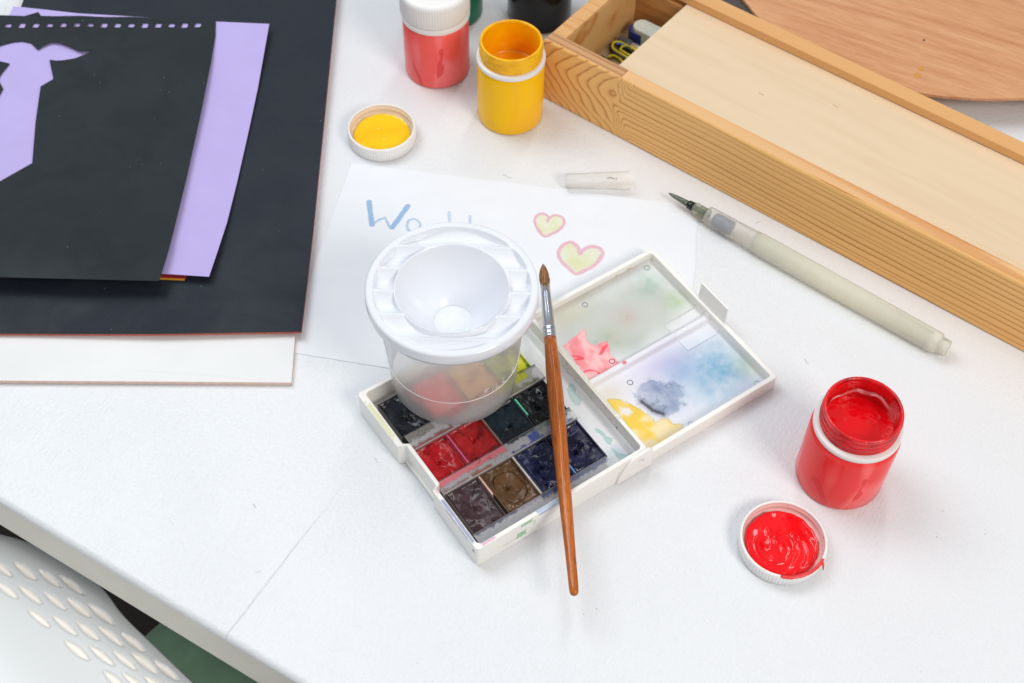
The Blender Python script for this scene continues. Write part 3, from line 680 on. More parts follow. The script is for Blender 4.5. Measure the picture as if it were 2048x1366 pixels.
# torn skin of pale film round the inside of the red jar
def skin(X, Y):
    q = fbm(X * 3, Y * .3, 5, 3); lo = .25 + .18 * np.sin(X * 1.7) + .12 * q; wdt = .12 + .20 * np.abs(np.sin(X * .9 + .6)) + .1 * fbm(X * 5, Y * 0, 8, 2)
    a = sstep(lo - .03, lo + .03, Y) * sstep(lo + wdt + .03, lo + wdt - .03, Y) * (.35 + .65 * sstep(.35, .6, vnoise(X * 4, Y * 2.5, 4)))
    a = a * sstep(.1, .5, X) * sstep(3.3, 2.8, X)
    t = vnoise(X * 9, Y * 9, 7)[..., None]
    return np.array(lin(250, 224, 226)) * (1 - t * .5) + np.array(lin(226, 60, 80)) * t * .5, np.clip(a * 1.1, 0, 1)
M_skin = paint_mat('torn_paint_skin', .15, alpha=True, bump=.3, bscale=500)
nx = 150; ny = 26; Tq, Hq = np.meshgrid(np.linspace(-.1, 3.4, nx), np.linspace(0, 1, ny)); rgb, al = skin(Tq, Hq)
rr = .0170 - .0004 + .0004 * np.sin(Tq * 9); vs = np.stack([rr * np.cos(Tq), rr * np.sin(Tq), .0462 + .0080 * Hq], -1).reshape(-1, 3)
idx = np.arange(nx * ny).reshape(ny, nx); Q = np.stack([idx[:-1, :-1], idx[:-1, 1:], idx[1:, 1:], idx[1:, :-1]], -1).reshape(-1, 4); keep = al.ravel()[Q].max(1) > .02
mesh('paint_skin', vs, Q[keep].tolist(), M_skin, rj, True, np.concatenate([rgb, al[..., None]], -1).reshape(-1, 4))

M_yelbody = jar_film('yellow_jar_film', (255, 197, 2), (255, 188, 14), (255, 190, 34), .25)
M_yelneck = wet('yellow_neck', (255, 194, 4), .3, 280, .16, .08, .0006, dark=(234, 160, 4))
M_yelin = wet('yellow_inner', (255, 198, 4), .3, 120, .22, .06, .0006, dark=(246, 160, 4))
M_yelpaint = wet('yellow_wet_paint', (255, 178, 4), .4, 70, .16, .05, .0009, dark=(226, 156, 6))
yj = open_jar((-.0040, .6110, 0), 'open jar of yellow paint at the left end of the brush box', .0204, .0438, .0460, .0208, .0590, .0187, M_yelbody, M_yelneck, M_yelin, M_yelpaint, .034)

def closed_jar(loc, label, R, body_m, cap_m, ring_m, H_=.0645, grp='jars of poster paint', rz=0):
    j = thing('paint_jar', label, 'paint jar', loc, rz, grp)
    lathe('body', [(0, 0), (R - .002, 0), (R - .0006, .0005), (R, .0022), (R, .041), (R - .0006, .0425), (R - .0025, .0435), (0, .0435)], body_m, j)
    lathe('tamper_ring', [(R - .003, .0438), (R + .0004, .0438), (R + .0007, .0443), (R + .0007, .0468), (R + .0002, .0474), (R - .003, .0474)], ring_m, j)
    lathe('cap', [(R - .003, .0482), (R + .0004, .0482), (R + .0007, .0488), (R + .0006, H_ - .003), (R + .0002, H_ - .0012), (R - .0012, H_), (R - .003, H_ + .0001), (0, H_ + .0001)], cap_m, j, n=480, ribs=(2, 4, .00030, 80))
    lathe('neck', [(R - .0028, .0430), (R - .0028, .050)], M_redneck if ring_m is M_whitering else cap_m, j)
    return j
M_pink = jar_film('pink_jar_film', (248, 98, 94), (226, 62, 66), (252, 128, 132), .3)
closed_jar((-.0515, .6518, 0), 'closed jar of coral pink paint with a white ribbed cap', .0207, M_pink, M_whitecap, M_whitering)
M_dgreen = jar_film('green_jar_film', (14, 96, 72), (8, 74, 56), (22, 112, 86), .3)
closed_jar((-.0450, .7085, 0), 'dark green paint jar partly hidden behind the pink jar', .0209, M_dgreen, M_whitecap, M_whitering)
M_jet = simple('black_jar_film', (6, 7, 9), .12, .3, 60, **{'Specular IOR Level': .4})
closed_jar((.0138, .7070, 0), 'glossy black paint jar behind the open yellow jar', .0213, M_jet, simple('black_cap', (16, 16, 18), .35), simple('black_ring', (14, 14, 16), .4))

def lid(loc, label, R, H_, wet_m, liner, seed, relief, smear=None, rz=0):
    l = thing('jar_lid', label, 'jar lid', loc, rz, 'upturned lids of the open jars')
    lathe('cap', [(0, 0), (R - .0016, 0), (R - .0004, .0004), (R, .0012), (R, H_ - .0008), (R - .0004, H_), (R - .0012, H_), (R - .0014, H_ - .0006), (R - .0016, .0030), (R - .0022, .0024)],
          M_whitecap, l, n=480, ribs=(3, 4, .00030, 80))
    lathe('liner', [(R - .0015, H_ - .0006), (R - .00155, H_ - .0020), (R - .0020, H_ - .0026), (R - .0020, H_ - .0036), (R - .0016, H_ - .0041), (R - .0018, H_ - .0052), (R - .0024, .0026), (0, .0024)], liner, l)
    Rp = R * .845; n = 150; g = np.linspace(-Rp - .0006, Rp + .0006, n); X, Y = np.meshgrid(g, g); r = np.hypot(X, Y); th = np.arctan2(Y, X)
    edge = Rp + .0002 * np.sin(th * 7 + seed) + .00015 * np.sin(th * 17)
    Z = .0040 + relief(X, Y) + .0004 * sstep(edge - .0016, edge - .0006, r) - .0016 * sstep(edge - .0007, edge + .0002, r)
    idx = np.arange(n * n).reshape(n, n); Q = np.stack([idx[:-1, :-1], idx[:-1, 1:], idx[1:, 1:], idx[1:, :-1]], -1).reshape(-1, 4); keep = r.ravel()[Q].max(1) < Rp + .0003
    mesh('paint', np.stack([X, Y, Z], -1).reshape(-1, 3), Q[keep].tolist(), wet_m, l, True)
    if smear: smear(l, R, H_)
    return l
def relief_red(X, Y):
    th = np.arctan2(Y + .004, X + .002); r = np.hypot(X + .002, Y + .004)
    w1 = fbm(X * 120, Y * 120, 2, 3); sw = np.sin(r * 1300 + 3 * fbm(X * 150, Y * 150, 6, 2) + th * 1.5) * sstep(-.002, .010, X) * sstep(.010, -.006, Y)
    h = .00022 * fbm(X * 170, Y * 170, 5, 2) + .00032 * sw + .0005 * fbm(X * 60, Y * 60, 2, 2) + .00035 * sstep(-.0008, .0, -np.abs(np.hypot(X + .004, Y + .002) - .0095) + .0003 * w1) * (Y < .004)
    for cx, cy, a, s in ((-.006, .006, .0008, .0009), (-.003, .001, .0009, .0008), (.0, -.003, .0007, .0010), (-.0085, .0, -.0009, .0016), (.006, .004, .0006, .001), (.0085, .0015, .0005, .0012)):
        h = h + a * np.exp(-((X - cx) ** 2 + ((Y - cy) * .6) ** 2) / s ** 2)
    return h
def smear_red(l, R, H_):
    n = 60; T = np.linspace(-1.75, -.55, n); vs = []; 
    for i, t in enumerate(T):
        wv = .5 + .5 * math.sin(i * .9) * math.sin(i * .37); e = min(1, i / 4, (n - 1 - i) / 4)
        for (dr, dz) in ((-.0016, -.0012), (-.0011, .0002), (0.0001, .0003), (.0004 * e, -.0003), (.0004 * e, -.0004 - .0007 * wv * e)):
            vs.append(((R + dr) * math.cos(t), (R + dr) * math.sin(t), H_ + dz))
    fs = [(i * 5 + k, i * 5 + k + 1, (i + 1) * 5 + k + 1, (i + 1) * 5 + k) for i in range(n - 1) for k in range(4)]
    fs = [f[::-1] for f in fs]
    m = wet('red_smear', (236, 62, 62), .2, 300, .25, .1, .0003)
    mesh('paint_smear', vs, fs, m, l, True)
    tube('paint_drip', [(R * math.cos(-.62), R * math.sin(-.62), H_ - .0003), ((R + .0010) * math.cos(-.66), (R + .0010) * math.sin(-.66), H_ - .0012), ((R + .0022) * math.cos(-.72), (R + .0022) * math.sin(-.72), H_ - .0024)], [.0006, .0005, .0003], m, l)
    def spk(X, Y):
        a = np.zeros_like(X); rs = np.random.RandomState(5)
        for k in range(16): a = np.maximum(a, sstep(.00045, .0002, np.hypot((X - rs.uniform(-.4, 1.3) * .02) , (Y - rs.uniform(0, .006)) * rs.uniform(.5, 1.5))))
        return np.zeros(X.shape + (3,)) + np.array(lin(206, 50, 52)), a * .8
    nx, ny = 160, 30; Tq, Hq = np.meshgrid(np.linspace(-.3, 1.4, nx), np.linspace(.0055, H_ - .0004, ny)); rgb, al = spk(Tq * .019, Hq - .0055)
    rq = R - .00178; vs = np.stack([rq * np.cos(Tq), rq * np.sin(Tq), Hq], -1).reshape(-1, 3); idx = np.arange(nx * ny).reshape(ny, nx)
    Q = np.stack([idx[:-1, :-1], idx[:-1, 1:], idx[1:, 1:], idx[1:, :-1]], -1).reshape(-1, 4); keep = al.ravel()[Q].max(1) > .02
    mesh('paint_specks', vs, Q[keep].tolist(), M_stain, l, True, np.concatenate([rgb, al[..., None]], -1).reshape(-1, 4))
lid((.1340, .3102, 0), 'upturned white jar lid filled with thick glossy red paint', .0213, .0088, wet('red_lid_paint', (240, 18, 26), .10, 260, .07, .08, .0005, dark=(222, 8, 20)), M_linerpink, 1, relief_red, smear_red)
lid((-.0823, .5868, 0), 'upturned white jar lid holding smooth yellow paint', .0207, .0098, wet('yellow_lid_paint', (252, 200, 8), .15, 200, .1, .05, .0005, dark=(248, 186, 4)), M_liner, 3,
    lambda X, Y: .0005 * fbm(X * 60, Y * 60, 3, 2) + .0005 * np.exp(-((X - .002) ** 2 + (Y + .004) ** 2) / .0008 ** 2) + .0005 * np.exp(-((X + .002) ** 2 + (Y - .005) ** 2) / .0008 ** 2))

# ------------------------------------------------------------------ watercolour paint box
M_box = paint_mat('stained_white_plastic', .32)
M_boxw = simple('cream_white_plastic', (241, 239, 234), .33, .02, 60)
M_dec = paint_mat('dried_watercolour', .35, alpha=True)
pbx = thing('watercolour_box', 'white plastic watercolour box lying open with twelve used pans and a stained mixing lid', 'paint box', (-.0146, .2959, 0), math.radians(35.2))

def ring_walls(name, outer, inner, z0, z1, mat, par, bv=.0006, taper=None):
    n = len(outer); vs = [(*p, z0) for p in (taper or outer)] + [(*p, z1) for p in outer] + [(*p, z1) for p in inner] + [(*p, z0) for p in inner]
    fs = []
    for i in range(n):
        j = (i + 1) % n
        fs += [(i, j, j + n, i + n), (i + n, j + n, j + 2 * n, i + 2 * n), (i + 2 * n, j + 2 * n, j + 3 * n, i + 3 * n), (i + 3 * n, j + 3 * n, j, i)]
    o = mesh(name, vs, fs, mat, par); bevel(o, bv, 3, .5); return o
HB = .0165
outer = [(.0012, 0), (.0, .0012), (0, .0395), (.0030, .0412), (.0030, .0690), (-.0012, .0710), (-.0018, .1085), (-.0006, .1100), (.1014, .1100), (.1026, .1088), (.1026, .0012), (.1014, 0)][::-1]
inner = [(.0040, .0024), (.0024, .0040), (.0024, .0395), (.0052, .0412), (.0052, .0690), (.0022, .0710), (.0022, .1065), (.0034, .1078), (.0992, .1078), (.1004, .1066), (.1004, .0036), (.0992, .0024)][::-1]
taper = [(x + (.0009 if x > .05 else -.0009) * -1, y + (.0007 if y < .055 else -.0007)) for x, y in outer]
ring_walls('tray_wall', outer, inner, .0, HB, M_boxw, pbx, .0007)
box('tray_floor', .0018, .1010, .0018, .1082, .0008, .0030, M_boxw, pbx)
# trough with splashes along the hinge side
def trough(X, Y):
    rgb = np.zeros(X.shape + (3,)) + np.array(lin(236, 238, 240)); x = X * 1000; y = Y * 1000
    n = fbm(x * .12, y * .12, 3, 4)
    bl = sstep(.0, .7, n + .9 * sstep(91, 84.5, x)) * .45 * sstep(62, 20, y) 
    rgb = rgb * (1 - bl[..., None]) + np.array(lin(176, 212, 232)) * bl[..., None]
    gn = sstep(.2, .8, n + .8 * sstep(90, 85, x)) * .4 * sstep(45, 70, y) * sstep(90, 70, y); rgb = rgb * (1 - gn[..., None]) + np.array(lin(186, 214, 200)) * gn[..., None]
    for k, a_ in (('st1', .75), ('st2', .9), ('st3', .9)):
        d = sdf(x, y, PT[k]) + fbm(x * .8, y * .8, 6, 3) * .5
        a = sstep(.15, -.15, d) * a_ * (.75 + .5 * sstep(-.8, 0, d)); a = np.clip(a, 0, 1); rgb = rgb * (1 - a[..., None]) + np.array(lin(158, 204, 200)) * a[..., None]
    for cx, cy, r, c in ((87.6, 20.2, .7, (34, 110, 190)), (86.2, 18.4, .5, (40, 90, 180)), (88.8, 23.0, .25, (40, 100, 180)), (86.0, 31, .3, (60, 120, 190)), (87.9, 17.6, .3, (30, 70, 170)), (90.5, 40, .25, (120, 150, 160))):
        a = sstep(r, r * .4, np.hypot(x - cx, y - cy) + .3 * fbm(x * 2, y * 2, 4, 2)) * .85; rgb = rgb * (1 - a[..., None]) + np.array(lin(c)) * a[..., None]
    return rgb, 1.0
grid('mixing_trough', (0, 0, 0), (1, 0, 0), (0, 1, 0), .0846, .1004, .0026, .1076, .0003, trough, M_box, pbx, hfn=lambda X, Y: .0045 + .0030 * sstep(.0955, .1004, X) ** 2)
def specks(seed, cols, cnt, sx, sy, smin, smax):
    rs = np.random.RandomState(seed); P = [(rs.uniform(0, sx), rs.uniform(0, sy), rs.uniform(smin, smax), cols[rs.randint(len(cols))], rs.uniform(.5, 2.2)) for _ in range(cnt)]
    def fn(X, Y):
        al = np.zeros_like(X); rgb = np.zeros(X.shape + (3,)) + .3
        for cx, cy, r, c, e in P:
            a = sstep(r, r * .4, np.hypot(X - cx, (Y - cy) * e) + r * .4 * fbm(X / r * .7, Y / r * .7, 3, 2)); m = a > al; rgb[m] = lin(c); al = np.maximum(al, a)
        return rgb, al * .75
    return fn
grid('paint_specks', (.10035, .0, .0052), (0, 1, 0), (0, 0, 1), 0.006, .104, 0, .0105, .0003, specks(3, [(80, 70, 60), (120, 110, 90), (60, 60, 70)], 16, .10, .0105, .0002, .0007), M_dec, pbx, cull=True, nrm=(-1, 0, 0))

# pans: thin plastic half pans, each with its own cake of paint
PX = [.0050, .0257, .0462, .0662]; PY = [(.0103, .0368), (.0445, .0668), (.0768, .1015)]
CAKES = {(0, 0): ((56, 38, 40), (84, 62, 70), 'dark maroon brown'), (1, 0): ((88, 58, 30), (112, 80, 44), 'warm brown'), (2, 0): ((14, 20, 58), (30, 38, 80), 'navy blue'), (3, 0): ((18, 16, 46), (34, 34, 78), 'violet navy'),
         (0, 1): ((168, 14, 22), (206, 28, 36), 'crimson red'), (1, 1): ((150, 16, 20), (196, 40, 40), 'deep red'), (2, 1): ((14, 26, 34), (28, 46, 58), 'dark green grey'), (3, 1): ((6, 14, 16), (20, 34, 34), 'blackish green'),
         (0, 2): ((12, 13, 16), (36, 40, 52), 'black'), (1, 2): ((232, 54, 60), (250, 110, 96), 'bright coral red'), (2, 2): ((222, 150, 52), (236, 178, 92), 'ochre orange'), (3, 2): ((196, 204, 14), (222, 224, 60), 'lime yellow')}
def cake_mat(name, rough, bump):
    t = NT(name); a = t.add('ShaderNodeAttribute', attribute_name='Col'); t.link(a.outputs['Color'], t.b.inputs['Base Color'])
    t.set(Roughness=rough); t.b.inputs['Specular IOR Level'].default_value = .32
    t.link(t.ramp(t.noise(t.coord(), 140, 2), [(.4, (.10,) * 3), (.7, (.40,) * 3)]), t.b.inputs['Roughness'])
    t.bump(t.noise(t.coord(), 230, 3, .5, 1.2), bump, .0016); return t.m
M_cake = cake_mat('dried_paint_cake', .3, .16)
M_pan = simple('pan_plastic', (206, 202, 198), .35)
M_sep = {}
def sepm(rgb): 
    if rgb not in M_sep: M_sep[rgb] = simple('stained_pan_edge', rgb, .35, .2, 400)
    return M_sep[rgb]
for (ci, ri), (c1, c2, lab) in CAKES.items():
    x0 = PX[ci]; y0, y1 = PY[ri]; wd_ = .0192; dp = y1 - y0; rs = np.random.RandomState(ci * 7 + ri)
    o_ = [(x0, y0), (x0 + wd_, y0), (x0 + wd_, y1), (x0, y1)]; i_ = [(x0 + .0006, y0 + .0006), (x0 + wd_ - .0006, y0 + .0006), (x0 + wd_ - .0006, y1 - .0006), (x0 + .0006, y1 - .0006)]
    pan = ring_walls('pan', o_, i_, .0030, .0112, sepm(tuple(int(v * .82 + 20) for v in c1)), pbx, .0002)
    pan['label'] = lab + ' pan'
    dcx, dcy = rs.uniform(-.001, .001), rs.uniform(-.002, .001)
    def paintf(X, Y, c1=c1, c2=c2, s=ci + 5 * ri):
        n = fbm(X * 160, Y * 160, s, 4); t = np.clip(.35 + .9 * n, 0, 1)[..., None]; rgb = np.array(lin(c1)) * (1 - t) + np.array(lin(c2)) * t
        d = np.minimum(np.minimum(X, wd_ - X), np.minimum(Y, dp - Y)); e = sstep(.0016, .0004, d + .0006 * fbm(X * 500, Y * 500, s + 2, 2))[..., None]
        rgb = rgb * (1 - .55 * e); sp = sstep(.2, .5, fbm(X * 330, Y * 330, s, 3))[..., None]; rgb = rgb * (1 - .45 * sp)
        if s == 1:  # cracked outline in the warm brown cake
            q = np.maximum(np.abs((X - .0096) / .0066) ** 3, 0) + np.abs((Y - .0135) / .0090) ** 3; crk = np.exp(-((q ** (1 / 3) - 1 + .05 * fbm(X * 300, Y * 300, 2, 2)) / .022) ** 2) * (fbm(X * 90, Y * 90, 9, 2) > -.28)
            rgb = rgb * (1 - .9 * crk[..., None])
        if s == 3 + 10: 
            g = sstep(.1, .45, fbm(X * 220, Y * 220, 3, 3))[..., None]; rgb = rgb * (1 - g) + np.array(lin(70, 120, 20)) * g
        return rgb, 1.0
    def hf(X, Y, s=ci + 5 * ri, dcx=dcx, dcy=dcy):
        cx, cy = wd_ / 2 + dcx, dp * .5 + dcy; r2 = ((X - cx) / .0052) ** 2 + ((Y - cy) / .0075) ** 2
        h = -.0022 * np.exp(-r2) + .0014 * np.exp(-((X - cx - .0008) ** 2 + ((Y - cy + .0012) * .55) ** 2) / .0010 ** 2) - .0018 * np.exp(-((X - cx + .001) ** 2 + ((Y - cy - .0008) * .6) ** 2) / .0008 ** 2)
        h = h + .0011 * fbm(X * 120, Y * 120, s + 11, 3) + .0007 * fbm(X * 90, Y * 90, s + 4, 2)
        d = np.minimum(np.minimum(X, wd_ - X), np.minimum(Y, dp - Y)); h = h + .0007 * sstep(.0016, .0006, d)
        if s == 1: 
            q = np.abs((X - .0096) / .0066) ** 3 + np.abs((Y - .0135) / .0090) ** 3; h = h - .0009 * np.exp(-((q ** (1 / 3) - 1) / .03) ** 2)
        return h
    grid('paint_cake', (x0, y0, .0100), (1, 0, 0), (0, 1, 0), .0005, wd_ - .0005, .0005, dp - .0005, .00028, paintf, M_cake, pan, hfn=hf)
# coloured strips between the pans
for x0, y0, y1, c, z in ((.0245, .0455, .0660, (226, 84, 130), .0114), (.0657, .0530, .0650, (92, 205, 160), .0113), (.0657, .0110, .0300, (84, 150, 225), .0113), (.0245, .0240, .0365, (226, 176, 160), .0113), (.0449, .0110, .0368, (196, 192, 188), .0112), (.0449, .0448, .0665, (120, 112, 106), .0110)):
    box('pan_spacer', x0, x0 + .0010, y0, y1, .003, z, sepm(c), pbx, .0002)
# clear strips that hold the rows of pans, smeared with paint
M_strip = paint_mat('clear_strip_stained', .18, alpha=True)
def strip(y0, y1, x0, x1, z, stains, seed):
    def fn(X, Y):
        x = X * 1000; y = Y * 1000; rgb = np.zeros(X.shape + (3,)) + np.array(lin(206, 206, 210)); al = np.zeros_like(X) + .55
        n = fbm(x * .55, y * .55, seed, 4)
        for a_, b_, c, s_, edge in stains:
            inx = sstep(a_ - .6, a_ + .6, x) * sstep(b_ + .6, b_ - .6, x); lvl = (y - y0 * 1000) / ((y1 - y0) * 1000)
            cov = sstep(-.1, .1, (s_ - (lvl if edge < 0 else 1 - lvl)) + .20 * n) * inx; m = cov[..., None]; rgb = rgb * (1 - m) + np.array(lin(c)) * m; al = np.maximum(al, cov * .9)
        sp = sstep(.42, .50, fbm(x * 1.6, y * 1.6, seed + 3, 2)); rgb = rgb * (1 - .6 * sp[..., None]); al = np.maximum(al, .9 * sp)
        return rgb, al
    grid('clear_strip', (0, 0, z), (1, 0, 0), (0, 1, 0), x0, x1, y0, y1, .0003, fn, M_strip, pbx)
    t = .0006
    box('strip_edge', x0, x1, y0 - .0002, y0 + .0002, z - .0022, z + .0001, simple('strip_edge_plastic', (170, 166, 168), .25, .2, 300), pbx)
    box('strip_edge', x0, x1, y1 - .0002, y1 + .0002, z - .0022, z + .0001, simple('strip_edge_stain', (96, 88, 88), .25, .5, 260), pbx)
strip(.0035, .0103, .0044, .0842, .0118, [(4.4, 30, (90, 92, 110), .22, 1), (44, 84, (52, 62, 104), .42, 1), (30, 44, (150, 140, 150), .2, 1)], 3)
strip(.0370, .0444, .0045, .0862, .0122, [(5, 45, (214, 120, 128), .48, 1), (5, 20, (150, 120, 118), .25, -1), (22, 34, (150, 102, 78), .28, -1), (47, 64, (50, 62, 66), .22, 1), (58, 64, (40, 74, 150), .8, -1), (64, 86, (120, 136, 130), .4, 1), (46, 84, (58, 76, 130), .16, -1)], 5)
strip(.0670, .0766, .0062, .0870, .0122, [(6, 22, (128, 124, 118), .5, 1), (6, 30, (140, 84, 80), .22, -1), (60, 80, (176, 182, 40), .5, 1), (64, 84, (120, 126, 90), .22, -1), (30, 60, (190, 120, 110), .3, 1)], 8)
# dabs on the walls and rims
def dab(name, o, ex, ey, W_, H_, c, seed, dens=.8, nrm=None, scale=None):
    sc2 = scale or 5.0 / min(W_, H_)
    def fn(X, Y):
        q = np.maximum(np.abs(X / W_ * 2 - 1) ** 2.2, np.abs(Y / H_ * 2 - 1) ** 2.2) + .34 * fbm(X * 520, Y * 520, seed, 3)
        a = sstep(.66, .50, q); return np.zeros(X.shape + (3,)) + np.array(lin(c)), a * dens * (.6 + .5 * sstep(.5, .9, q))
    grid(name, o, ex, ey, 0, W_, 0, H_, max(.00025, min(W_, H_) / 40), fn, M_dec, pbx, cull=True, nrm=nrm)
FX, FZ, UP = (1, 0, 0), (0, 0, 1), (0, 1, 0)
dab('paint_dab', (.0245, -.0001, .0128), FX, FZ, .0085, .0032, (120, 205, 150), 1, .75)
dab('paint_dab', (.0320, -.0001, .0095), FX, FZ, .0026, .0040, (190, 226, 205), 2, .5)
dab('paint_dab', (.0225, -.0001, .0040), FX, FZ, .0068, .0052, (128, 206, 152), 4, .8)
dab('paint_dab', (.0330, -.0001, .0140), FX, FZ, .024, .0026, (150, 190, 232), 3, .8)
dab('paint_dab', (.0330, .0001, .01665), FX, UP, .024, .0020, (150, 192, 232), 5, .8)
dab('paint_dab', (.0030, .0002, .01665), FX, UP, .0100, .0020, (232, 160, 200), 6, .75)
dab('paint_dab', (.0002, .0020, .01665), UP, FX, .0330, .0018, (70, 104, 180), 7, .7, nrm=(0, 0, 1))
dab('paint_dab', (-.0001, .0040, .0145), UP, FZ, .026, .0018, (80, 110, 184), 8, .6, nrm=(-1, 0, 0))
dab('paint_dab', (-.0015, .0720, .01665), UP, FX, .0340, .0030, (226, 232, 130), 9, .5, nrm=(0, 0, 1))
dab('paint_dab', (.0004, .0360, .01665), UP, FX, .0050, .0030, (236, 180, 196), 10, .5, nrm=(0, 0, 1))
dab('paint_dab', (.1008, .0150, .01665), UP, FX, .080, .0016, (206, 214, 160), 11, .45, nrm=(0, 0, 1))
dab('paint_dab', (-.0001, .0020, .0100), UP, FZ, .0024, .0030, (60, 80, 190), 12, .8, nrm=(-1, 0, 0))
dab('paint_dab', (.0135, -.0001, .0050), FX, FZ, .0110, .0014, (190, 188, 190), 13, .5)
# hinge lobes
M_hinge = M_boxw
for yy in (-.0016, .1102):
    P = [(.0835, .0008), (.0850, .0075), (.0880, .0128), (.0925, .0160), (.0985, .0174), (.1030, .0172), (.1052, .0150), (.1058, .0118), (.1058, .0050), (.1050, .0008)]
    n = len(P); vs = [(x, yy, z) for x, z in P] + [(x, yy + .0022, z) for x, z in P]
    fs = [tuple(range(n))[::-1], tuple(range(n, 2 * n))] + [(i, (i + 1) % n, (i + 1) % n + n, i + n) for i in range(n)]
    h = mesh('hinge', vs, fs, M_hinge, pbx); bevel(h, .0006, 3, .9)
    h.data.update()
    if yy < 0: tube('hinge_mark', [(.0975 + .0018 * math.cos(a), yy - .00005, .0108 + .0018 * math.sin(a)) for a in np.linspace(-.4, 2.4, 14)], .00022, simple('moulded_mark', (206, 202, 194), .4), pbx)
# mixing lid
LX0, LX1, LY0, LY1, LH = .1040, .1905, 0.0, .1082, .0095
lo_ = [(LX0, LY0), (LX0, LY1), (LX1 - .0012, LY1), (LX1, LY1 - .0012), (LX1, LY0 + .0012), (LX1 - .0012, LY0)]
li_ = [(LX0 + .0016, LY0 + .0028), (LX0 + .0016, LY1 - .0028), (LX1 - .0036, LY1 - .0028), (LX1 - .0028, LY1 - .0036), (LX1 - .0028, LY0 + .0036), (LX1 - .0036, LY0 + .0028)]
lo_ = lo_[::-1]; li_ = li_[::-1]
ring_walls('lid_wall', lo_, li_, .0, LH, M_boxw, pbx, .0006)
box('lid_base', LX0 + .0005, LX1 - .001, LY0 + .001, LY1 - .001, .0006, .0022, M_boxw, pbx)
def lidpaint(X, Y):
    x = X * 1000; y = Y * 1000; W_ = np.array(lin(230, 230, 234)); rgb = np.zeros(X.shape + (3,)) + W_
    n1 = fbm(x * .05, y * .05, 1, 4); n2 = fbm(x * .25, y * .25, 2, 4); n3 = fbm(x * 1.1, y * 1.1, 4, 3)
    def wash(c, a):
        nonlocal rgb; a = np.clip(a, 0, 1)[..., None]; rgb = rgb * (1 - a) + rgb * np.array(lin(c)) * a * 1.0
    g = lambda cx, cy, rx, ry: np.exp(-(((x - cx) / rx) ** 2 + ((y - cy) / ry) ** 2))
    up = sstep(54, 58, y); lo = 1 - up
    wash((212, 217, 206), up * (g(150, 82, 36, 24) * 1.2 + .22) * (.9 + .4 * n1))
    wash((176, 222, 194), up * g(175, 92, 9, 9) * .55 * (.8 + .8 * n2)); wash((206, 234, 176), up * g(182, 74, 8, 6) * .75 * (.8 + .6 * n2))
    wash((250, 214, 208), up * g(152, 80, 8, 8) * .45); wash((244, 236, 190), up * g(126, 99, 16, 7) * .5); wash((236, 232, 190), up * g(135, 74, 10, 9) * .4); wash((176, 206, 200), up * g(126, 72, 11, 8) * .5 * (.8 + n2))
    wash((196, 206, 206), up * g(143, 62, 8, 6) * .4)
    wash((126, 186, 218), lo * (g(170, 28, 19, 19) * .72 + g(156, 18, 18, 16) * .38 + g(178, 22, 10, 16) * .25) * (.85 + .35 * n2)); wash((216, 208, 238), lo * (g(148, 44, 22, 9) + g(130, 12, 18, 8) * .3 + g(178, 8, 10, 5) * .5) * .8)
    wash((150, 190, 232), lo * g(152, 34, 10, 10) * .5); wash((230, 234, 180), lo * g(184, 18, 6, 10) * .5)
    wash((236, 226, 196), lo * g(112, 44, 9, 8) * .6)
    # grey blue bloom
    for (k, c, a0, w_, e) in (('pal_gry', (206, 214, 230), .6, 5.5, .0), ('pal_gry', (150, 168, 200), .70, 1.6, .55)):
        d = sdf(x, y, PT[k]) + 2.2 * n2 + .9 * n3; a = sstep(w_, -w_, d) * a0 * (.75 + .55 * fbm(x * .16, y * .16, 7, 3)) + np.exp(-((d + .3) / .35) ** 2) * e * sstep(-.2, .4, fbm(x * .1, y * .1, 3, 2)); wash(c, a)
    d = np.abs(fbm(x * .13 + 3, y * .13, 9, 3)); wash((96, 112, 150), np.exp(-(d / .022) ** 2) * .55 * sstep(5, -2, sdf(x, y, PT['pal_gry'])))
    d = dist_line(x, y, PT['pal_grydark']) + .6 * n2; wash((40, 48, 66), sstep(1.7, .2, d) * .92); wash((110, 120, 146), sstep(4.5, 0, d) * .6)
    # yellow
    d = sdf(x, y, PT['pal_yel']) + .7 * n2 + .5 * n3; hole = sstep(1.6, -1.2, sdf(x, y, PT['pal_yelhole']) + 1.0 * n2)
    pale = sstep(-.15, .45, fbm(x * .13, y * .13, 12, 3)); a = sstep(.7, -.6, d) * (1 - .9 * hole) * (1 - .42 * pale)
    c = np.array(lin(236, 198, 44))[None, None] * (1 - pale[..., None] * .5) + np.array(lin(246, 222, 110)) * pale[..., None] * .5
    dk = sstep(-.1, .5, fbm(x * .09 + 5, y * .12, 15, 3))[..., None]; c = c * (1 - dk * .35) + np.array(lin(206, 160, 20)) * dk * .35
    edge = sstep(-1.2, 0, d)[..., None]; c = c * (1 - .3 * edge); a = (a * lo)[..., None]; rgb = rgb * (1 - a) + c * a
    # red
    d = sdf(x, y, PT['pal_red']) + .8 * n2 + .9 * n3; a = sstep(.5, -.4, d); pk = sstep(-.35, .5, fbm(x * .17, y * .11, 21, 3)); dens = .22 + .46 * pk + .38 * sstep(-.8, 0, d) * (.4 + .6 * sstep(-.3, .3, fbm(x * .3, y * .3, 31, 2)))
    for k, w_, q in (('pal_redstreak', 1.5, .9), ('pal_redarc', .9, .8)): dens = np.maximum(dens, sstep(w_, w_ * .2, dist_line(x, y, PT[k]) + .5 * n2) * q + .2)
    dens = np.maximum(dens, sstep(.8, -1.2, sdf(x, y, PT['pal_reddark']) + .8 * n2) * .98)
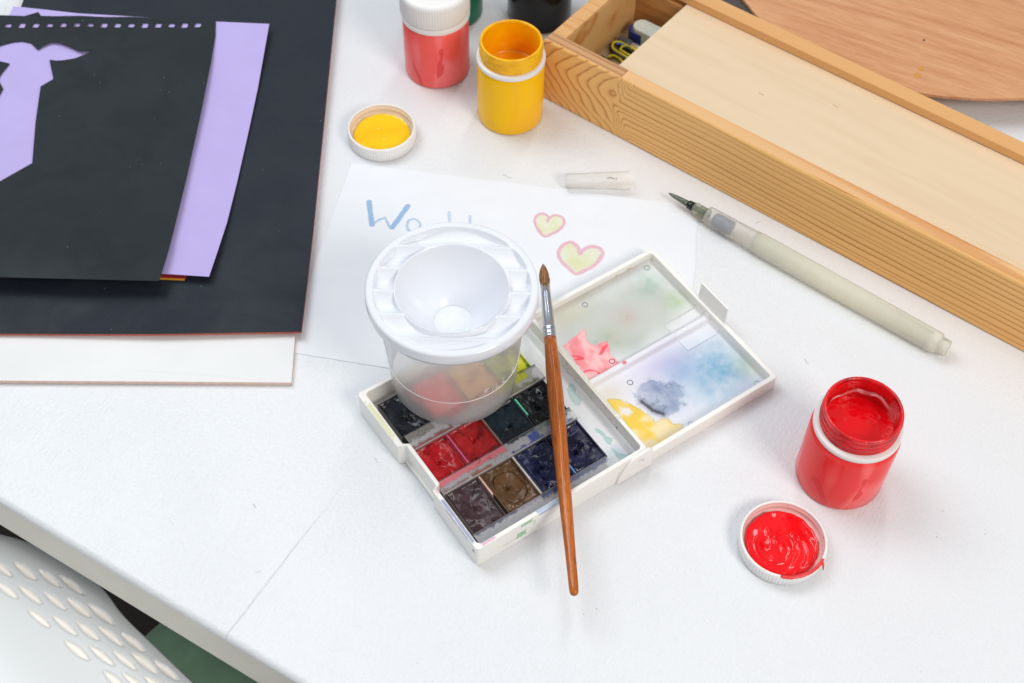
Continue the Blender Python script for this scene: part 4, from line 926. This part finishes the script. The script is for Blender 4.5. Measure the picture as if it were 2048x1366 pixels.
    m = (a * up)[..., None]; dn = np.clip(dens, 0, 1)[..., None]; rc_ = np.array(lin(250, 206, 206)) * (1 - dn) + np.array(lin(236, 62, 80)) * dn; rgb = rgb * (1 - m) + rc_ * m
    # faint mould lines of the latch recess
    RA = PT['pal_recA']; L1 = [(165.3, 56.2), (165.3, 63.3), (187, 64.7)]; L2 = [(165.0, 50.4), (164.9, 43.1), (187.2, 43.6)]
    wash((150, 110, 140), (sstep(.26, .10, dist_line(x, y, L1)) * .6 + sstep(.26, .10, dist_line(x, y, L2)) * .7) * (.7 + .5 * n3))
    inr = ((x > 165.2) & (y > 43.3) & (y < 64)).astype(float); rgb = rgb * (1 - .35 * inr[..., None]) + W_ * .35 * inr[..., None]
    # grime along the walls
    db = np.minimum(np.minimum(x - 105.6, 187.7 - x), np.minimum(y - 2.8, 105.4 - y)); wash((226, 214, 196), sstep(2.2, 0, db + .8 * n2) * .5)
    return np.clip(rgb, 0, 1), 1.0
def lidh(X, Y):
    h = .0032 + 0 * X; db = np.minimum(np.minimum(X - .1056, .1877 - X), np.minimum(Y - .0028, .1054 - Y)); h = h + .0022 * sstep(.0028, 0, db) ** 2
    rib = sstep(.0030, .0012, np.abs(Y - .0546)); h = h + .0024 * rib
    rec = sstep(.1650, .1654, X) * sstep(.0431, .0434, Y) * sstep(.0648, .0645, Y); return h - .0004 * rec
grid('mixing_well', (0, 0, 0), (1, 0, 0), (0, 1, 0), LX0 + .0015, LX1 - .0027, LY0 + .0027, LY1 - .0027, .00026, lidpaint, M_box, pbx, hfn=lidh)
for (mx_, my_, c) in ((182.5, 101.8, (120, 160, 140)), (137.4, 99.8, (140, 136, 170)), (126.6, 60.4, (110, 60, 84)), (126.2, 43.9, (110, 104, 124)), (136.6, 4.6, (196, 190, 206)), (182.2, 5.8, (190, 200, 214)), (152.5, 79.0, (232, 208, 202))):
    mx_ = min(mx_, 184.5); tube('moulding_ring', [(mx_ / 1000 + .0015 * math.cos(a), max(my_, 5.2) / 1000 + .0015 * math.sin(a), .00335) for a in np.linspace(0, 2 * math.pi, 28)[:-1]], .00016, simple('moulding_ring_stain', c, .4), pbx, n=6, closed=True)
def tan(X, Y):
    a = sstep(.0016, .0004, np.abs(Y - .0012 * np.sin(X * 260)) + .0009 * fbm(X * 500, Y * 500, 3, 3) + .0004) * sstep(0, .002, X) * sstep(.013, .009, X)
    return np.zeros(X.shape + (3,)) + np.array(lin(196, 158, 110)), a * .8
grid('dried_drip', (.1620, .1052, .0060), (1, 0, 0), (0, 1, .9), 0, .013, -.002, .003, .00025, tan, M_dec, pbx, cull=True)
grid('paint_drop', (0, 0, .0062), (1, 0, 0), (0, 1, 0), .1275, .1330, .0520, .0580, .0002, lambda X, Y: (np.zeros(X.shape + (3,)) + np.array(lin(240, 110, 122)), sstep(.0013, .0009, np.hypot(X - .1303, (Y - .0546) * 1.3) + .0005 * fbm(X * 600, Y * 600, 4, 2)) * .85), M_dec, pbx, cull=True)
# upright latch tab on the outer edge of the lid
vs = [(.1888, .0425, .0050), (.1888, .0655, .0050), (.1904, .0663, .0205), (.1904, .0440, .0205)]
vs = vs + [(x + .0012, y, z) for x, y, z in vs]
o = mesh('latch_tab', vs, [(0, 1, 2, 3), (7, 6, 5, 4), (0, 4, 5, 1), (1, 5, 6, 2), (2, 6, 7, 3), (3, 7, 4, 0)], M_boxw, pbx); bevel(o, .0003, 2)

# ------------------------------------------------------------------ water cup with funnel lid standing on the paint box
M_cup = frosted('frosted_cup', (.97, .965, .96), clear=.53, soft=.20, trans=.35, gloss=.25)
M_cuplid = simple('cup_lid_plastic', (231, 234, 241), .16, .005, 30, **{'Coat Weight': .3, 'Subsurface Weight': .0})
cup = thing('water_cup', 'translucent water cup with white funnel lid standing on the open watercolour box', 'cup', (-.0296, .4033, .0125))
lathe('cup_body', [(0, 0), (.0310, 0), (.0322, .0006), (.0329, .0020), (.0334, .012), (.0340, .0245), (.0356, .045), (.0372, .0640)], M_cup, cup, 128, loc=(-.0004, -.0012, -.0012))
lathe('base_rim', [(.0290, -.0004), (.0298, .0004), (.0306, -.0004)], M_cup, cup, 128, loc=(-.0004, -.0012, -.0006))
M_line = simple('embossed_line', (244, 243, 240), .3)
tube('fill_line', [(.0340 * math.cos(a) - .0004, .0340 * math.sin(a) - .0010, .0215) for a in np.linspace(0, 2 * math.pi, 90)[:-1]], .00028, M_line, cup, 6, True)
# raised lettering FILL LINE, letter by letter, bent round the wall
GL = {'F': [[(0, 0), (0, 1)], [(0, 1), (.6, 1)], [(0, .55), (.48, .55)]], 'I': [[(.1, 0), (.1, 1)]], 'L': [[(0, 1), (0, 0)], [(0, 0), (.55, 0)]], 'N': [[(0, 0), (0, 1)], [(0, 1), (.6, 0)], [(.6, 0), (.6, 1)]], 'E': [[(0, 0), (0, 1)], [(0, 1), (.58, 1)], [(0, .5), (.45, .5)], [(0, 0), (.58, 0)]], ' ': []}
ang = -1.08
for ch in 'FILL LINE':
    for sgm in GL[ch]:
        pts = []
        for q in np.linspace(0, 1, 6):
            lx = sgm[0][0] * (1 - q) + sgm[1][0] * q; lz = sgm[0][1] * (1 - q) + sgm[1][1] * q
            z = .0238 + lz * .0040; r = .0342 + (z - .0215) * .09; a = ang + lx * .0042 / r + (lz) * .02; pts.append((r * math.cos(a) - .0004, r * math.sin(a) - .0010, z))
        tube('letter_stroke', pts, .00016, M_line, cup, 5)
    ang += {'I': .075, ' ': .10}.get(ch, .135)
# lid: rim, skirt, ridged top, funnel
HZ = .0705
RF, RO = .0280, .0420
lathe('lid_skirt', [(.0366, .0620), (.0372, .0612), (.0410, .0625), (.0420, .0632), (.0423, .0650), (.0422, .0690), (.0420, .0697), (.0417, .0701), (.0414, .0703), (RO - .0010, HZ)], M_cuplid, cup, 160)  # rounded outer edge
def ridge(x, y, r):
    ph = (y + .0035 - .0004) / .0143; f = ph - np.floor(ph); prof = 1 - (np.abs(2 * f - 1)) ** 1.7
    m = sstep(.0386, .0374, r) * sstep(.0279, .0286, r)
    return -.0044 * prof * m
nr, na = 60, 288; rr = np.linspace(RF, RO - .0010, nr); aa = np.linspace(0, 2 * math.pi, na, endpoint=False); Rg, Ag = np.meshgrid(rr, aa, indexing='ij')
X = Rg * np.cos(Ag); Y = Rg * np.sin(Ag); Zt = HZ + ridge(X, Y, Rg) - .0004 * sstep(.030, RF, Rg)
fr_ = 26; rf = np.linspace(1, 0, fr_)[1:]; RfG = np.repeat((.0101 + (RF - .0101) * rf ** .92)[:, None], na, 1)
AF = np.repeat(aa[None], fr_ - 1, 0); ZF = (.0435 + (HZ - .0004 - .0435) * (np.repeat(rf[:, None], na, 1) ** 1.15))
allR = np.concatenate([RfG[::-1], Rg]); allZ = np.concatenate([ZF[::-1], Zt]); 
allA = np.repeat(aa[None], allR.shape[0], 0); V = np.stack([allR * np.cos(allA), allR * np.sin(allA), allZ], -1).reshape(-1, 3)
n_r = allR.shape[0]; fs = [(i * na + k, (i + 1) * na + k, (i + 1) * na + (k + 1) % na, i * na + (k + 1) % na) for i in range(n_r - 1) for k in range(na)]
mesh('funnel_top', V, fs, M_cuplid, cup, True)
lathe('funnel_lip', [(.0101, .0435), (.0098, .0432), (.0098, .0424), (.0104, .0424)], M_cuplid, cup, 96)
lathe('funnel_plug', [(0, .0428), (.0101, .0428)], simple('funnel_plug_plastic', (236, 239, 242), .35, .03, 300), cup, 96)

# ------------------------------------------------------------------ paint brush lying across the box
def varnished():
    t = NT('varnished_handle'); n1 = t.noise(t.coord(scale=(900, 34, 900)), 1, 4, .7); n2 = t.noise(t.coord(scale=(1400, 260, 1400)), 1, 2)
    b = t.ramp(n1, [(.3, lin(138, 66, 14)), (.5, lin(186, 98, 26)), (.72, lin(204, 116, 36))]); b = t.mix(t.math('MULTIPLY', t.ramp(n2, [(.5, (0, 0, 0)), (.75, (1, 1, 1))]), .5), b, lin(92, 46, 24))
    t.base(b); t.set(Roughness=.5); t.b.inputs['Specular IOR Level'].default_value = .2; t.b.inputs['Coat Weight'].default_value = .55; t.b.inputs['Coat Roughness'].default_value = .05
    t.bump(n2, .2, .0002); return t.m
br = thing('paint_brush', 'round watercolour brush with brown varnished handle lying across the paint box and beside the cup', 'brush', (.0311, .2711, .0218))
dvec = (.0162 - .0311, .4701 - .2711, 0)
axial('handle', (0, 0, 0), dvec, [(0, 0), (.0002, .0010), (.0008, .0017), (.0018, .0021), (.004, .0023), (.020, .0025), (.045, .0031), (.070, .0036), (.095, .0040), (.112, .0041), (.128, .0038), (.142, .0034), (.1480, .0033), (.1480, 0)], varnished(), br, 48)
axial('ferrule', (0, 0, 0), dvec, [(.1476, .0030), (.1480, .0034), (.1492, .0034), (.1500, .0030), (.1508, .0033), (.1520, .0034), (.1528, .0030), (.1536, .0033), (.1546, .0034), (.1554, .0032), (.165, .0030), (.178, .0027), (.1838, .0026), (.1840, .0022), (.1840, 0)],
      simple('ferrule_metal', (196, 200, 208), .22, .04, 90, Metallic=1.0), br, 48)
def bristle_mat():
    t = NT('brown_bristles'); n = t.noise(t.coord(scale=(3800, 60, 3800)), 1, 3, .7); t.base(t.ramp(n, [(.3, lin(84, 50, 26)), (.55, lin(150, 104, 62)), (.75, lin(196, 152, 104))])); t.set(Roughness=.5); t.bump(n, .5, .0004); return t.m
rs = np.random.RandomState(4); jt = rs.uniform(-.06, .06, (40, 64))
axial('bristles', (0, 0, 0), dvec, [(.1836, .0023), (.1852, .0025), (.1885, .0027), (.1915, .0026), (.1945, .0021), (.1968, .0014), (.1986, .0006), (.1996, 0)], bristle_mat(), br, 64, jitter=lambda i, k: jt[i, k] * (1 + i * .1))
d_ = np.array(dvec) / np.linalg.norm(dvec); u_ = np.cross(d_, (0, 0, 1.0)); w2_ = np.cross(u_, d_); hv = []; hf_ = []
for k in range(150):
    a = rs.uniform(0, 2 * math.pi); r0 = .0024 * math.sqrt(rs.rand()); e = rs.uniform(.0128, .0160) - r0 * 1.2; pts = []
    for q in (0, .35, .7, 1.0):
        s = .184 + e * q; rr_ = r0 * (1 + .25 * math.sin(min(q, .6) / .6 * 1.8)) * (1 - max(0, q - .5) / .5 * .82) + .00005; c = d_ * s + u_ * math.cos(a) * rr_ + w2_ * math.sin(a) * rr_; pts.append(c)
    b = len(hv)
    for q, c in enumerate(pts):
        ww = .00009 * (1 - q * .28); hv += [c + u_ * ww, c - u_ * ww * .5 + w2_ * ww, c - u_ * ww * .5 - w2_ * ww]
    for q in range(3):
        for m_ in range(3): hf_.append((b + q * 3 + m_, b + q * 3 + (m_ + 1) % 3, b + (q + 1) * 3 + (m_ + 1) % 3, b + (q + 1) * 3 + m_))
hh = mesh('loose_hairs', hv, hf_, MATS['brown_bristles'], br, True); hh['kind'] = 'stuff'

# ------------------------------------------------------------------ water brush pen and its cap
p0 = np.array([.0906, .5394, 0]); p1 = np.array([.2354, .4285, 0]); L_ = np.linalg.norm(p1 - p0)
wb = thing('water_brush', 'translucent water brush pen with grey wet tip lying beside the brush box', 'brush pen', (.0906, .5394, .0066))
dv = tuple(p1 - p0)
M_barrel = frosted('cloudy_barrel', (.97, .97, .89), clear=.34, soft=.16, trans=.30, gloss=.12)
M_clearb = frosted('clear_sleeve', (.94, .93, .89), clear=.52, soft=.12, trans=.35, gloss=.10)
M_nozzle = frosted('green_nozzle', (.72, .78, .64), clear=.45, soft=.1, trans=.6, gloss=.08)
def tip_mat():
    t = NT('wet_grey_tip'); n = t.noise(t.coord(scale=(500, 500, 500)), 1, 3); t.base(t.ramp(n, [(.3, lin(66, 74, 66)), (.7, lin(112, 118, 100))])); t.set(Roughness=.25); t.bump(n, .2, .0003); return t.m
axial('brush_tip', (0, 0, 0), dv, [(0, 0), (.0006, .0005), (.0025, .0010), (.006, .0014), (.010, .0017), (.0145, .0019), (.0145, 0)], tip_mat(), wb, 28)
M_bk = simple('gloss_black_plastic', (18, 22, 24), .2)
axial('collar', (0, 0, 0), dv, [(.0140, 0), (.0140, .0022), (.0144, .0026), (.0178, .0029), (.0182, .0025), (.0182, 0)], M_bk, wb, 12)
axial('nozzle', (0, 0, 0), dv, [(.0180, .0026), (.0186, .0034), (.0200, .0036), (.0205, .0036), (.0206, .0033), (.0285, .0035), (.0286, .0030)], M_nozzle, wb, 40)
axial('core', (0, 0, 0), dv, [(.0184, 0), (.0184, .0016), (.0290, .0017), (.0290, 0)], simple('dark_core', (70, 84, 74), .4), wb, 24)
axial('inner_plug', (0, 0, 0), dv, [(.0318, 0), (.0322, .0034), (.0340, .0040), (.0445, .0041), (.0445, 0)], simple('slate_blue_plug', (84, 98, 124), .4, .08, 300), wb, 40)
axial('clear_sleeve', (0, 0, 0), dv, [(.0272, .0036), (.0274, .0050), (.0282, .0053), (.0450, .0056), (.0600, .0060)], M_clearb, wb, 48)
for k in range(7):
    s = .0470 + k * .0019; axial('thread', (0, 0, 0), dv, [(s - .0004, .0046), (s, .0051), (s + .0004, .0046)], M_clearb, wb, 40)
axial('barrel', (0, 0, 0), dv, [(.0590, .0050), (.0594, .0061), (.066, .0064), (.12, .0065), (.172, .0063), (.1765, .0062), (.1772, .0056), (.1772, .0049), (.1822, .0047), (.1826, .0042), (.1826, .0)], M_barrel, wb, 56)
axial('inner_tube', (0, 0, 0), dv, [(.0600, 0), (.0600, .0046), (.1720, .0046), (.1720, 0)], frosted('cloudy_inner', (.95, .96, .80), clear=.4, soft=.2, trans=.6), wb, 40)
cp = thing('pen_cap', 'small clear tapered pen cap lying beside the top edge of the drawing card', 'cap', (.0300, .5487, .0052))
axial('cap_wall', (0, 0, 0), (.0388, .0010, .0004), [(0, 0), (0, .0038), (.0005, .0043), (.020, .0049), (.0386, .0057), ], frosted('clear_cap', (.95, .94, .91), clear=.50, soft=.10, trans=.35, gloss=.1), cp, 48)
axial('dried_mark', (0, 0, 0), (.0388, .0010, .0004), [(.0160, 0), (.0160, .0010)], M_stain, cp, 3) if False else None
tube('brown_mark', [(.0245, -.0020, .0050), (.0262, -.0012, .0052), (.0285, -.0022, .0051)], .00025, simple('brown_residue', (140, 110, 92), .6), cp, 5)
tube('brown_mark', [(.0297, -.0014, .0053), (.0298, -.0028, .0050)], .00022, MATS['brown_residue'], cp, 5)

# small marks of use: scuffs and crumbs of dried paint on the table, pink dashes on the lid of the box
def scuffs(X, Y):
    al = np.zeros_like(X); rs = np.random.RandomState(21)
    for k in range(26):
        cx, cy = rs.uniform(-.25, .25), rs.uniform(.25, .62); a = rs.uniform(0, 3.1); L = rs.uniform(.0006, .004); w_ = rs.uniform(.00012, .00028)
        if k % 3 == 0: L = .0003; w_ = rs.uniform(.0003, .0005)
        m = (np.abs(X - cx) < .006) & (np.abs(Y - cy) < .006)
        if not m.any(): continue
        dx, dy = X[m] - cx, Y[m] - cy; u = dx * math.cos(a) + dy * math.sin(a); v = -dx * math.sin(a) + dy * math.cos(a) + .0004 * np.sin(u * 1500)
        al[m] = np.maximum(al[m], sstep(w_ * 1.6, w_ * .5, np.abs(v)) * sstep(L, L * .6, np.abs(u)) * rs.uniform(.18, .5))
    al = al * (((X + .2536) * .4965 + (Y - .3264) * .868) > .006)
    return np.zeros(X.shape + (3,)) + np.array(lin(130, 128, 126)), al * .8
sg = grid('scuff_marks', (0, 0, .00012), (1, 0, 0), (0, 1, 0), -.26, .26, .25, .63, .00040, scuffs, M_stain, None, cull=True)
sg.parent = table; sg.matrix_parent_inverse = Matrix.Translation((-.2536, .3264, 0)).inverted() if False else (Matrix.Translation((-.2536, .3264, 0)) @ Matrix.Rotation(math.radians(-29.77), 4, 'Z')).inverted(); sg['kind'] = 'stuff'
def pinkd(X, Y): return np.zeros(X.shape + (3,)) + np.array(lin(214, 130, 130)), sstep(.0006, .0002, np.abs(Y + .0002 * np.sin(X * 2000))) * sstep(.0022, .0012, np.abs(X)) * .3
for s_, n_ in ((.078, .046), (.118, .064)):
    g_ = grid('pink_dash', (s_, n_, .04105), (1, .1, 0), (-.1, 1, 0), -.003, .003, -.001, .001, .00025, pinkd, M_stain, lidm, cull=True)
